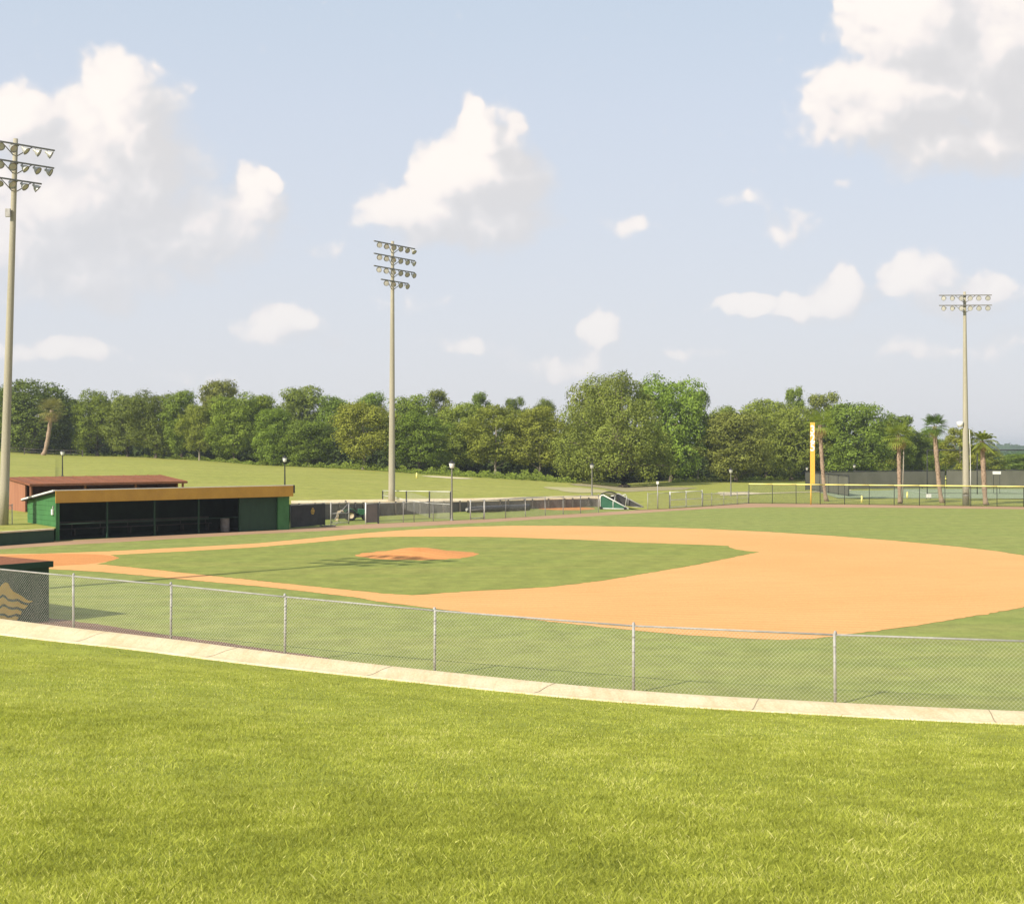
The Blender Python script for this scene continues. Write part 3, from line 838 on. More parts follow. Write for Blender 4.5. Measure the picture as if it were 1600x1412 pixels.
def light_pole(base, top, r0, r1, rows, ang, aim_pt, label, spacing=0.9, lamp=1.0, pitch=1.0, extra=None):
    """rows: list of lamp counts, arms run along the plan angle ang; lamps look at aim_pt"""
    root = empty('light_pole', base, 0, label, 'light pole', 'tall floodlight poles round the ball field')
    base = Vector(base); t_ = Vector(top)-base
    m = MB()
    n = 10
    m.path([t_*(k/n) for k in range(n+1)], [lerp(r0, r1, k/n) for k in range(n+1)], 18)
    m.build('pole', M['pole'], root)
    ad = Vector((math.cos(ang), math.sin(ang), 0)); nd = Vector((math.sin(ang), -math.cos(ang), 0))
    if nd.dot(Vector(aim_pt)-base) < 0: nd = -nd
    drop = 0.5*lamp
    ax = t_.normalized()
    rnd = random.Random(int(abs(base.x)*100)+int(base.y))
    z = -drop
    for nl in rows:
        c = t_+ax*z
        off = nd*(r1+0.12)
        half = (nl/2-0.5)*spacing+0.45
        arm = MB()
        arm.box(c+off, (2*half, 0.09, 0.09), Matrix.Rotation(ang, 3, 'Z'))
        arm.tube(c+off+ad*min(half, 1.0), c+ax*(-0.75), 0.03); arm.tube(c+off-ad*min(half, 1.0), c+ax*(-0.75), 0.03)
        arm.build('crossarm', M['armsteel'], root)
        cl = MB().lathe([(r1+0.06, -0.05), (r1+0.08, 0), (r1+0.06, 0.05)], 14, Matrix.Translation(c+off*0.0))
        cl.build('clamp', M['armsteel'], root)
        for k in range(nl):
            x = (k-(nl-1)/2)*spacing
            pc = c+off+ad*x
            hang = pc+nd*0.22+Vector((0, 0, -0.42*lamp))
            tgt = Vector(aim_pt)+ad*(x*15+rnd.uniform(-9, 9))+nd*rnd.uniform(-16, 14)-base
            aim = (tgt-hang).normalized()
            br = MB().tube(pc, hang-aim*0.2, 0.028, 0.028, 6)
            h = floodlight(root, hang, aim, lamp)
            br.build('bracket', M['armsteel'], h)
        z -= pitch
    if extra: extra(root, t_)
    return root

def ballast(root, t_):
    ax = t_.normalized()
    m = MB()
    m.box(t_+ax*(-4.6)+Vector((-0.2, -0.32, 0)), (0.3, 0.2, 0.5))
    m.build('ballast_box', M['galv'], root, bevel=0.01)
mid = G(612, 803); midz = float(meadow_z(mid.x, mid.y)) if False else 0.0
mound = Vector((mc.x, mc.y, 0))
light_pole(D(5, 823, 80.5), D(24.5, 217, 80.5), 0.30, 0.14, [6, 6, 4], math.atan2(2.8, 2.75), mound,
           'tallest looking concrete floodlight pole at the left edge beside the brown shed', 0.78, 0.76, 1.10, ballast)
light_pole(G(612, 804), D(613.5, 377, F*EYE/104), 0.30, 0.125, [6, 6, 6, 4], math.atan2(4.5, 3.1), mound+Vector((10, 0, 0)),
           'concrete floodlight pole with four rows of lamps beside the bullpen', 0.89, 0.68, 1.02)
def conduit(root, t_):
    MB().path([(0.42, -0.05, 0), (0.42, -0.05, 3.0), (0.39, -0.02, 5.5), (0.32, 0, 7.4)], [0.035]*4, 8).build('conduit', M['white'], root)
    m = MB(); m.lathe([(0.0, -0.30), (0.20, -0.30), (0.30, -0.05), (0.32, 0.22), (0.0, 0.26)], 14, Matrix.Translation((-0.62, -0.1, 7.95)))
    m.tube((-0.3, 0, 7.95), (0, 0, 7.95), 0.04)
    m.build('loudspeaker', M['white'], root)
    for z in (1.0, 1.95):
        MB().lathe([(0.345, z-0.04), (0.36, z), (0.345, z+0.04)], 16).build('band', M['galv'], root)
light_pole(Vector(((1509.5-UC)/F*127.8, 127.8, 0)), D(1507.2, 456, 127.8), 0.34, 0.13, [6, 6], math.radians(-3), mound,
           'concrete floodlight pole with two rows of lamps at the outfield fence', 0.83, 0.72, 0.98, conduit)
# its twin stands outside the frame at the first-base side and throws the long shadow over the infield
light_pole(Vector((-25.4, 45.5, 0)), Vector((-25.4, 45.5, 21.5)), 0.33, 0.155, [6, 6, 6, 4], math.atan2(-0.5, 0.86), mound,
           'concrete floodlight pole behind the near dugout whose shadow crosses the infield', 0.95, 0.9, 1.05)

# ------------------------------------------------------------------ foul pole
fb = G(1267, 788.5)
root = empty('foul_pole', fb, math.radians(-12), 'tall yellow foul pole panel with white stacked digits at the fence', 'foul pole')
ztop = D(1272, 660, fb.y).z
MB().tube((0, 0, 0), (0, 0, 2.1), 0.06, 0.06, 12).build('mast', M['foul'], root)
MB().box((0.16, 0, (2.1+ztop)/2), (0.46, 0.10, ztop-2.1)).build('panel', M['foul'], root, bevel=0.015)
def text_mesh(txt, size, depth=0.006):
    cu = bpy.data.curves.new('digits', 'FONT'); cu.body = txt; cu.size = size; cu.align_x = 'CENTER'; cu.extrude = depth; cu.offset = size*0.035
    ob = bpy.data.objects.new('digits', cu); COL.objects.link(ob)
    dg = bpy.context.evaluated_depsgraph_get()
    me = bpy.data.meshes.new_from_object(ob.evaluated_get(dg))
    bpy.data.objects.remove(ob)
    return me
for k, ch in enumerate('325'):
    me = text_mesh(ch, 1.12)
    o = link_mesh('digit', me, M['white'], root)
    o.rotation_euler = (math.radians(90), 0, 0); o.scale = (0.80, 1, 1)
    o.location = (0.16, -0.06, ztop-0.27-0.86*(k+1)+0.06)

# ------------------------------------------------------------------ outfield and sideline fences
def along(a, b, n): return [Vector(a).lerp(Vector(b), k/n) for k in range(n+1)]
oa = Vector((24.1, 133.5, 0)); ob_ = Vector((48.7, 124.9, 0)); oc = Vector((72, 115.5, 0))
op = along(oa, ob_, 11)+along(ob_, oc, 10)[1:]
chain_fence('outfield_fence', op, 1.93, 'tall dark outfield fence with a yellow tube along its top', 0.085, 0.0042, 0.035, 0.02, ('black', 'darkwire', 'darkwire'), cap=0.058)

sl = [(592, 817.6), (630, 816.3), (647, 815.5), (677, 814.3), (706, 813)]
chain_fence('chain_link_fence', [G(*p) for p in sl], 1.5, 'short grey chain link run in front of the middle light pole', 0.085, 0.003, 0.03, 0.022, ('galv', 'galv', 'greywire'))
sl = [(757, 811.3), (790, 809.5), (821, 807.4), (852, 805.5), (880, 803.8), (907, 802.3), (935, 800.4)]
chain_fence('chain_link_fence', [G(*p) for p in sl], 1.5, 'grey chain link run in front of the bullpen and tarp roll', 0.085, 0.003, 0.032, 0.022, ('galv', 'galv', 'greywire'))
sl = [(1012, 796), (1028, 795.2), (1046, 794.3)]
chain_fence('chain_link_fence', [G(*p) for p in sl], 1.45, 'short chain link run between the batting cage and the white gate', 0.085, 0.003, 0.03, 0.02, ('galv', 'galv', 'greywire'))
sl = [(1098, 791.2), (1112, 790.3), (1131, 789), (1152, 787.6), (1169, 786.4)]
chain_fence('chain_link_fence', [G(*p) for p in sl], 1.2, 'chain link run between the white gate and the outfield corner', 0.085, 0.003, 0.03, 0.02, ('galv', 'galv', 'greywire'), midrail=True)

def gate(us, h, label, mats=('galv', 'wire'), brace=False, name='gate', cat='gate'):
    pts = [G(*p) for p in us]
    base = pts[0]
    root = empty(name, base, 0, label, cat)
    L = [p-base for p in pts]
    fr = MB(); ms = MB()
    for a, b in zip(L[:-1], L[1:]):
        for z in (0.12, h*0.52, h):
            fr.tube(a+Vector((0, 0, z)), b+Vector((0, 0, z)), 0.03, 0.03, 8)
        if brace: fr.tube(a+Vector((0, 0, 0.12)), b+Vector((0, 0, h)), 0.025, 0.025, 8)
        link_lines(ms, a, b, h, 0.085, 0.003)
    fr.build('frame', M[mats[0]], root); ms.build('wire_mesh', M[mats[1]], root, recalc=False)
    for p in L:
        MB().tube(p+Vector((0, 0, -0.05)), p+Vector((0, 0, h+0.08)), 0.045, 0.045, 10).build('post', M[mats[0]], root)
    return root
gate([(1047, 794.3), (1072, 792.8), (1097, 791.3)], 1.5, 'double white pipe gate in the sideline fence right of the batting cage', ('white', 'greywire'))
gate([(735, 812.2), (756, 811.2)], 1.5, 'narrow pipe framed gate right of the lamp post by the bullpen')
gate([(517, 819.5), (545, 818.3)], 1.55, 'grey wire gate with a diagonal brace in front of the green tractor', ('galv', 'greywire'), True)
# grey mesh panel right of the tractor
pa, pb = G(572, 818.6), G(590, 817.8)
root = empty('fence_panel', pa, 0, 'grey screened fence panel with a black end post right of the tractor', 'fence panel')
d = pb-pa
m = MB().hexa([Vector((0, -0.02, 0.1)), d+Vector((0, -0.02, 0.1)), d+Vector((0, 0.01, 0.1)), Vector((0, 0.01, 0.1))], [Vector((0, -0.02, 1.45)), d+Vector((0, -0.02, 1.45)), d+Vector((0, 0.01, 1.45)), Vector((0, 0.01, 1.45))])
m.build('screen', M['greyscreen'], root)
MB().tube((-0.03, 0, 0), (-0.03, 0, 1.58), 0.05, 0.05, 10).build('post', M['white'], root)
MB().box(d+Vector((0.05, 0, 0.75)), (0.12, 0.12, 1.55)).build('post', M['black'], root)
MB().tube(Vector((0, 0, 1.5)), d+Vector((0, 0, 1.5)), 0.025).build('top_rail', M['galv'], root)
# black windscreen panel next to the dugout
pa, pb = G(455, 825), G(508, 820.4)
root = empty('windscreen_panel', pa, math.atan2((pb-pa).y, (pb-pa).x), 'black windscreen fence panel with a small gold emblem right of the dugout', 'fence panel')
L = (pb-pa).length
MB().box((L/2, 0, 0.80), (L, 0.03, 1.52)).build('screen', M['screen'], root)
MB().tube((0, 0.05, 1.6), (L, 0.05, 1.6), 0.025).build('top_rail', M['galv'], root)
for x in (0.02, L*0.5, L):
    MB().tube((x, 0.05, 0), (x, 0.05, 1.66), 0.03).build('post', M['galv'], root)
mb = MB()
for k, (w, zz) in enumerate(((0.10, 0.22), (0.20, 0.12), (0.24, 0.02), (0.2, -0.08), (0.12, -0.17))):
    mb.prism([(L*0.62-w, -0.02, 1.02+zz), (L*0.62-w*0.2, -0.02, 1.02+zz+0.035), (L*0.62+w, -0.02, 1.02+zz+0.01), (L*0.62+w*0.9, -0.02, 1.02+zz+0.07), (L*0.62, -0.02, 1.02+zz+0.09), (L*0.62-w*0.9, -0.02, 1.02+zz+0.06)], (0, -0.006, 0))
mb.build('emblem', M['emblem'], root)

# side fence of the bullpen with tall dark posts and a white rail
bp = []
for k, (u, y) in enumerate(((598, 113.5), (635, 109.5), (671, 105.5), (704, 102.2))):
    zb = 0.0 if k > 1 else (1.05 if k == 0 else 0.4)
    bp.append((Vector(((u-UC)/F*y, y, zb)), D(u, 766.5+k*0.5, y).z))
base = bp[3][0].copy()
root = empty('bullpen_fence', base, 0, 'bullpen side fence with tall dark posts and a white top rail', 'fence')
for p, zt in bp:
    q = p-base
    MB().box((q.x, q.y, (p.z+zt)/2), (0.11, 0.11, zt-p.z)).build('post', M['black'], root)
rl = MB(); ms = MB()
for (a, za), (b, zb) in zip(bp[:-1], bp[1:]):
    rl.tube((a.x-base.x, a.y-base.y, za), (b.x-base.x, b.y-base.y, zb), 0.03, 0.03, 8)
    rl.tube((a.x-base.x, a.y-base.y, lerp(a.z, za, 0.55)), (b.x-base.x, b.y-base.y, lerp(b.z, zb, 0.55)), 0.02, 0.02, 8)
    link_lines(ms, a-base, b-base, min(za-a.z, zb-b.z), 0.1, 0.0025)
rl.build('top_rail', M['white'], root); ms.build('wire_mesh', M['greywire'], root, recalc=False)

# black tarp roll in the bullpen
ta = D(731, 795.2, 113.2); tb = D(826, 791.6, 117.8)
ta.z = tb.z = 0.30
root = empty('tarp_roll', (ta+tb)*0.5-Vector((0, 0, 0.30)), 0, 'long black field tarp roll lying along the bullpen wall', 'tarp roll')
c = (ta+tb)*0.5-Vector((0, 0, 0.30))
mb = MB(); rnd = random.Random(2)
nseg = 26
mb.path([(ta.lerp(tb, k/nseg)-c)+Vector((0, 0, rnd.uniform(-0.012, 0.012))) for k in range(nseg+1)], [0.27+rnd.uniform(-0.02, 0.02) for _ in range(nseg+1)], 18)
mb.build('tarp', M['tarp'], root)
for k in (0, 1):
    p = (ta if k == 0 else tb)-c; d = (tb-ta).normalized()*(-1 if k == 0 else 1)
    MB().tube(p-d*0.02, p+d*0.16, 0.13, 0.13, 14).build('core_pipe', M['galv'], root)

# ------------------------------------------------------------------ batting cage
cg = G(938, 795.5)
root = empty('batting_cage', cg, math.radians(-24), 'green and black rolling batting cage with white pipe rails', 'batting cage')
CW, CX, CH = 4.2, 2.75, 1.28
for y, k in ((0.0, 0), (CW, 1)):
    fr = MB()
    fr.path([(0, y, 0.05), (0, y, CH*0.8), (0.08, y, CH), (0.3, y, CH+0.02), (CX, y, 0.1)], [0.055]*5, 8)
    fr.tube((0, y, 0.08), (CX, y, 0.08), 0.04)
    fr.tube((CX*0.45, y, 0.08), (CX*0.45, y, CH*0.62), 0.03)
    fr.build('side_frame', M['white'] if k == 0 else M['galv'], root)
    MB().prism([(0.05, y+0.03, 0.06), (CX-0.1, y+0.03, 0.08), (0.3, y+0.03, CH-0.02), (0.05, y+0.03, CH-0.1)], (0, 0.015, 0)).build('side_tarp', M['cagegreen'] if k == 0 else M['screen'], root)
arch = MB()
pts = [(0.02, CW*t_, CH+0.02+0.42*math.sin(math.pi*t_)**0.7*0.55) for t_ in np.linspace(0, 1, 13)]
arch.path(pts, [0.05]*13, 8)
arch.build('top_arch', M['black'], root)
nt_ = MB()
for k in range(13):
    p = Vector(pts[k]); nt_.tube(p, (0.0, p.y, 0.05), 0.012, 0.012, 4, False)
    nt_.tube(p, (1.15, p.y, max(0.75, p.z-0.55)), 0.012, 0.012, 4, False)
for z in np.linspace(0.1, CH, 9): nt_.tube((0, 0, z), (0, CW, z), 0.012, 0.012, 4, False)
nt_.build('net', M['black'], root)
MB().box((-0.03, CW/2, 0.55), (0.02, CW-0.1, 1.0)).build('back_tarp', M['screen'], root)
for y in (0.5, CW-0.4):
    MB().path([(1.1, y, 0.06), (1.25, y, 1.1), (1.12, y, 1.25), (0.85, y, 1.2)], [0.035]*4, 8).build('pitching_rail', M['white'], root)
for x, y in ((0.1, -0.12), (CX-0.3, -0.12), (0.1, CW+0.12), (CX-0.3, CW+0.12)):
    MB().tube((x, y-0.05, 0.13), (x, y+0.05, 0.13), 0.13, 0.13, 14).build('wheel', M['rubber'], root)

# ------------------------------------------------------------------ tractor
def wheel(root, c, r, w):
    c = Vector(c)
    h = MB().lathe([(r*0.55, -w/2), (r*0.9, -w/2), (r, -w*0.35), (r, w*0.35), (r*0.9, w/2), (r*0.55, w/2), (r*0.55, -w/2)], 22, Matrix.Translation(c) @ Matrix.Rotation(math.radians(90), 4, 'X'))
    for k in range(14):
        a = 2*math.pi*k/14
        h.box(c+Vector((math.cos(a)*r, 0, math.sin(a)*r)), (0.04, w*0.9, 0.07), Matrix.Rotation(-a, 3, 'Y'))
    o = h.build('wheel', M['rubber'], root)
    MB().lathe([(0.0, -w*0.22), (r*0.2, -w*0.25), (r*0.5, -w*0.15), (r*0.56, -w*0.4), (r*0.56, w*0.4), (r*0.5, w*0.15), (0, w*0.2)], 18, Matrix.Translation(c) @ Matrix.Rotation(math.radians(90), 4, 'X')).build('rim', M['beige'], o)
tc = G(556, 815.5); tc.y += 2.2; tc.x = (556-UC)/F*tc.y
root = empty('tractor', tc, math.radians(14), 'small green tractor with a beige rake frame parked behind the wire gate', 'tractor')
m = MB()
m.hexa([Vector((0.15, -0.28, 0.42)), Vector((1.0, -0.24, 0.42)), Vector((1.0, 0.24, 0.42)), Vector((0.15, 0.28, 0.42))], [Vector((0.15, -0.27, 0.92)), Vector((0.95, -0.2, 0.84)), Vector((0.95, 0.2, 0.84)), Vector((0.15, 0.27, 0.92))])
m.build('hood', M['tractor'], root, bevel=0.05)
MB().box((-0.2, 0, 0.45), (0.9, 0.5, 0.22)).build('chassis', M['black'], root, bevel=0.02)
for y in (-0.5, 0.5):
    wheel(root, (-0.45, y, 0.42), 0.42, 0.26); wheel(root, (0.78, y*0.9, 0.28), 0.28, 0.18)
    fm = MB()
    for k in range(8):
        a0 = math.radians(20+k*17); a1 = math.radians(20+(k+1)*17)
        fm.hexa([Vector((-0.45+math.cos(a)*0.50, y+s*0.16, 0.42+math.sin(a)*0.50)) for a, s in ((a0, -1), (a1, -1), (a1, 1), (a0, 1))],
                [Vector((-0.45+math.cos(a)*0.53, y+s*0.16, 0.42+math.sin(a)*0.53)) for a, s in ((a0, -1), (a1, -1), (a1, 1), (a0, 1))])
    fm.build('fender', M['tractor'], root)
m = MB().box((-0.42, 0, 0.72), (0.42, 0.44, 0.10)); m.box((-0.66, 0, 0.94), (0.10, 0.44, 0.40)); m.build('seat', M['black'], root, bevel=0.03)
m = MB(); m.tube((0.12, 0, 0.9), (-0.06, 0, 1.12), 0.025)
m.lathe([(0.17, -0.015), (0.19, 0), (0.17, 0.015), (0.155, 0), (0.17, -0.015)], 18, Matrix.Translation((-0.07, 0, 1.13)) @ Matrix.Rotation(math.radians(-40), 4, 'Y'))
m.build('steering_wheel', M['black'], root)
m = MB(); m.path([(-0.75, -0.42, 0.5), (-0.78, -0.42, 1.45), (-0.78, -0.34, 1.52), (-0.78, 0.34, 1.52), (-0.78, 0.42, 1.45), (-0.75, 0.42, 0.5)], [0.03]*6, 8); m.build('roll_bar', M['black'], root)
for y in (-0.15, 0.15): MB().tube((0.97, y, 0.7), (1.0, y, 0.7), 0.06).build('headlight', M['lens'], root)
m = MB()
for y in (-0.55, 0.0, 0.55):
    m.path([(-0.85, y*0.6, 0.55), (-1.05, y, 0.78), (-1.35, y, 0.68), (-1.45, y, 0.12)], [0.03]*4, 8)
m.tube((-1.05, -0.6, 0.78), (-1.05, 0.6, 0.78), 0.03); m.tube((-1.45, -0.75, 0.12), (-1.45, 0.75, 0.12), 0.04)
for k in range(11): m.tube((-1.45, -0.7+k*0.14, 0.12), (-1.52, -0.7+k*0.14, 0.0), 0.012)
m.build('rake', M['beige'], root)
# a drag harrow lies by the track
hd = G(512, 822.5)
root = empty('drag_harrow', (hd.x, hd.y, 0.004), 0.5, 'rusty drag harrow lying on the track at the foot of the windscreen', 'harrow')
m = MB()
for k in range(5): m.tube((-0.5, -0.3+k*0.15, 0.06), (0.5, -0.3+k*0.15, 0.06), 0.022)
for k in range(4): m.tube((-0.45+k*0.3, -0.32, 0.09), (-0.45+k*0.3, 0.32, 0.09), 0.02)
for k in range(20): m.tube((-0.45+(k % 5)*0.22, -0.3+(k//5)*0.2, 0.06), (-0.45+(k % 5)*0.22, -0.3+(k//5)*0.2, 0.0), 0.012)
m.build('frame', M['armsteel'], root); MB().tube((0.5, 0, 0.07), (0.95, 0.1, 0.3), 0.02).build('drawbar', M['armsteel'], root)

# ------------------------------------------------------------------ street lamps
def lamp_parts(h, mt):
    m = MB().lathe([(0.14, 0), (0.14, 0.08), (0.09, 0.12), (0.075, 0.5), (0.055, h-0.1), (0.07, h-0.02), (0.12, h)], 14)
    hd_ = MB().lathe([(0.12, h), (0.17, h+0.06), (0.22, h+0.36), (0.2, h+0.40), (0.0, h+0.40)], 14)
    cp = MB().lathe([(0.27, h+0.40), (0.25, h+0.44), (0.06, h+0.56), (0.03, h+0.66), (0.0, h+0.68)], 14)
    return m, hd_, cp
lamps = [(97.5, 702, 150, None, 'black lamp post on the meadow behind the brown shed'),
         (445, 711, 128, None, 'black lamp post on the meadow behind the right end of the dugout'),
         (706, 718, 101.4, 0.0, 'tall lamp post with a white lantern at the corner of the bullpen'),
         (925, 722, 135, None, 'grey lamp post at the bare ground left of the big oak'),
         (1142, 730, 150, None, 'slim lamp post on the meadow between the white gate and the outfield corner'),
         (1261, 728, 205, None, 'far lamp post on the lawn left of the foul pole'),
         (1335, 724, 200, None, 'far lamp post in front of the trees right of the foul pole'),
         (1180, 752, 133.0, 0.0, None)][:7]
for u, vt, y, z, lb in lamps:
    x = (u-UC)/F*y
    z = float(meadow_z(x, y))-0.02 if z is None else z
    ht = D(u, vt, y).z-z
    root = empty('lamp_post', (x, y, z), 0, lb, 'lamp post', 'lamp posts round the meadow')
    k = 0.66
    a, b, c_ = lamp_parts(ht-k, None)
    grey = u in (706, 925, 1142)
    a.build('post', M['armsteel'] if grey else M['black'], root); b.build('lantern', M['white'] if u in (97.5, 445, 706) else M['lens'], root); c_.build('cap', M['black'], root)
p = G(1028, 795.6); p.y += 0.3
root = empty('utility_post', p, 0, 'thin post with a white box on top beside the batting cage', 'post')
MB().tube((0, 0, 0), (0, 0, 2.3), 0.035).build('post', M['galv'], root)
MB().box((0, 0, 2.42), (0.22, 0.14, 0.26)).build('box', M['white'], root, bevel=0.015)

# yellow marker posts
for u, y, lb in ((651, 168, 'yellow marker post on the meadow beside the sand patch'), (1346.5, 134.5, 'yellow marker post behind the outfield fence nearest the foul pole'), (1417.5, 145, 'yellow marker post between the second and third outfield palms')):
    x = (u-UC)/F*y; z = float(meadow_z(x, y))-0.02
    root = empty('marker_post', (x, y, z), 0, lb, 'marker post', 'yellow marker posts')
    MB().tube((0, 0, 0), (0, 0, 0.62), 0.10, 0.085, 12).build('post', M['yellow'], root)
    MB().lathe([(0.085, 0.62), (0.09, 0.66), (0.05, 0.73), (0.0, 0.75)], 12).build('cap', M['yellow'], root)

# ------------------------------------------------------------------ court fences and signs at the right
def panel_fence(name, pts, h, zscreen, label, top=True):
    base = Vector(pts[0]); root = empty(name, base, 0, label, 'fence')
    L = [Vector(p)-base for p in pts]
    for p in L: MB().tube(p, p+Vector((0, 0, h)), 0.06, 0.06, 8).build('post', M['black'], root)
    sc = MB(); rl = MB()
    for a, b in zip(L[:-1], L[1:]):
        if zscreen: sc.hexa([a+Vector((0, -0.09, 0.1)), b+Vector((0, -0.09, 0.1)), b+Vector((0, -0.07, 0.1)), a+Vector((0, -0.07, 0.1))], [a+Vector((0, -0.09, zscreen)), b+Vector((0, -0.09, zscreen)), b+Vector((0, -0.07, zscreen)), a+Vector((0, -0.07, zscreen))])
        rl.tube(a+Vector((0, 0, h)), b+Vector((0, 0, h)), 0.07, 0.07, 6)
        rl.tube(a+Vector((0, 0, 0.15)), b+Vector((0, 0, 0.15)), 0.025, 0.025, 6)
    if zscreen: sc.build('screen', M['courtscreen'], root)
    if top: rl.build('rail', M['black'], root)
    return root
panel_fence('court_fence', along((38.5, 172, 0.06), (60, 182, 0.06), 6), 2.45, 2.35, 'dark screened court fence behind the first two outfield palms')
panel_fence('court_fence', along((60.3, 182, 0.06), (110, 184, 0.06), 12), 2.5, 2.4, 'dark screened court fence behind the outfield light pole')
panel_fence('batting_tunnel', along((50.0, 158, 0.06), (78, 152, 0.06), 5), 5.3, 0, 'tall black netting frame over the courts at the right edge')
panel_fence('court_fence', along((38.5, 150, 0.06), (39.0, 171, 0.06), 4), 2.4, 2.2, 'side fence of the courts left of the first marker')
# far yellow capped fence
root = empty('far_fence', (60, 195, 0), 0, 'distant fence with a yellow top tube beyond the courts', 'fence')
for k in range(9): MB().tube((k*4-4, k*0.6, 0), (k*4-4, k*0.6, 1.0), 0.04).build('post', M['black'], root)
MB().tube((-4, 0, 1.02), (28, 4.8, 1.02), 0.10).build('cap', M['yellow'], root)
def sign(u, v, y, w, h, label, mt='white'):
    p = D(u, v, y); z = float(meadow_z(p.x, y))
    root = empty('sign', (p.x, y, z), 0, label, 'sign')
    MB().box((0, 0, p.z-z), (w, 0.04, h)).build('board', M[mt], root, bevel=0.008)
    for s in (-1, 1): MB().tube((s*w*0.38, 0.05, 0), (s*w*0.38, 0.05, p.z-z+h*0.3), 0.03).build('leg', M['black'], root)
sign(1557.5, 738.5, 160, 1.0, 0.36, 'small white sign on the court netting at the right edge')
sign(1451, 774.5, 142, 0.55, 0.4, 'low white sign on the grass between the outfield palms')
# low dark rail fence under the far left trees
pts = [(x, y) for x, y in ((-86, 222), (-82.5, 222), (-79, 221), (-75.5, 221), (-72, 220))]
base = Vector((pts[2][0], pts[2][1], float(meadow_z(np.array(pts[2][0]), pts[2][1]))))
root = empty('rail_fence', base, 0, 'low dark rail fence under the trees at the far left', 'fence')
rl = MB()
q = [Vector((x, y, float(meadow_z(x, y))))-base for x, y in pts]
for p in q: MB().box(p+Vector((0, 0, 0.55)), (0.14, 0.14, 1.1)).build('post', M['wood'], root)
for a, b in zip(q[:-1], q[1:]):
    for z in (0.45, 0.95): rl.tube(a+Vector((0, 0, z)), b+Vector((0, 0, z)), 0.05, 0.05, 6)
rl.build('rail', M['wood'], root)

# ------------------------------------------------------------------ trees
def leaf_cards(P, Nrm, size, r, aspect=0.55):
    """rhombic leaf clumps at P facing Nrm"""
    n = len(P)
    a = r.normal(size=(n, 3)); t1 = np.cross(Nrm, a); t1 /= np.linalg.norm(t1, axis=1, keepdims=True)+1e-9
    t2 = np.cross(Nrm, t1)
    s = size[:, None]
    V = np.zeros((n, 4, 3))
    V[:, 0] = P-t1*s*0.5
    V[:, 1] = P+t2*s*aspect*0.5+Nrm*s*0.12+t1*s*0.06
    V[:, 2] = P+t1*s*0.5
    V[:, 3] = P-t2*s*aspect*0.5+Nrm*s*0.12-t1*s*0.04
    return V

def crown_mesh(seed, lobes, leaves=11000, leaf=0.42, clump=0.62, shell=0.30, droop=0.0, perclump=12):
    """lobes: (x, y, z, rx, rz).  Leaves sit in clumps through the outer part of every lobe."""
    r = np.random.default_rng(seed)
    lob = np.array(lobes, float)
    vol = (lob[:, 3]**2*lob[:, 4])**(2/3)
    nc = leaves//perclump
    k = r.choice(len(lob), nc*3, p=vol/vol.sum())
    d = r.normal(size=(nc*3, 3)); d /= np.linalg.norm(d, axis=1, keepdims=True)
    rad = 1-shell*r.random(nc*3)**1.4
    rad *= 1+0.12*np.sin(d[:, 0]*5+k)*np.sin(d[:, 2]*6+k*2)
    c = lob[k, :3]+d*rad[:, None]*lob[k][:, [3, 3, 4]]
    # drop the clumps that lie deep inside another lobe
    inside = np.zeros(len(c), bool)
    for l in lob:
        q = (c-l[:3])/l[[3, 3, 4]]
        inside |= (q**2).sum(1) < 0.42
    keep = ~inside | (r.random(len(c)) < 0.10)
    c, d, k = c[keep][:nc], d[keep][:nc], k[keep][:nc]
    ctint = r.random(len(c))*0.55
    # gaps: thin out some directions
    idx = np.repeat(np.arange(len(c)), perclump)
    off = r.normal(size=(len(idx), 3))*np.array([clump, clump, clump*0.62])*0.5
    P_ = c[idx]+off
    P_[:, 2] -= droop*np.abs(r.normal(size=len(idx)))*0.5
    Nr = d[idx]*1.0+r.normal(size=(len(idx), 3))*0.45+np.array([0, 0, 0.35])
    Nr /= np.linalg.norm(Nr, axis=1, keepdims=True)
    sz = leaf*(0.6+0.8*r.random(len(idx)))
    V = leaf_cards(P_, Nr, sz, r)
    tint = np.clip(ctint[idx]+0.45*r.random(len(idx)), 0, 1)
    return V, tint

def make_lobes(seed, W=5.0, H=12.0, zb=2.2, n=16, top=0.8, spread=1.0, size=0.36):
    r = random.Random(seed)
    out = []
    for i in range(n):
        h = (i+0.5)/n
        z = zb+(H-zb)*(0.12+0.74*h)
        # envelope: widest in the middle
        env = math.sqrt(max(0.05, 1-((h-0.42)/0.70)**2))*W
        a = i*2.399+r.uniform(-0.4, 0.4)
        rr_ = env*r.uniform(0.35, 0.68)*spread
        R = W*size*r.uniform(0.8, 1.25)*(1-0.35*max(0, h-0.6))
        out.append((math.cos(a)*rr_, math.sin(a)*rr_, z, R, R*r.uniform(0.68, 0.95)))
    for k in range(3):
        a = k*2.1+r.uniform(-.4, .4)
        out.append((math.cos(a)*W*0.30, math.sin(a)*W*0.30, H-W*size*(0.60+0.75*r.random()), W*size*r.uniform(0.7, 1.0), W*size*0.60))
    for k in range(4):          # small breakaway sprigs for an uneven outline
        a = r.uniform(0, 6.28); h = r.uniform(0.4, 0.98)
        env = math.sqrt(max(0.05, 1-((h-0.42)/0.70)**2))*W*0.95
        out.append((math.cos(a)*env, math.sin(a)*env, zb+(H-zb)*h*0.95, W*0.16, W*0.13))
    return out

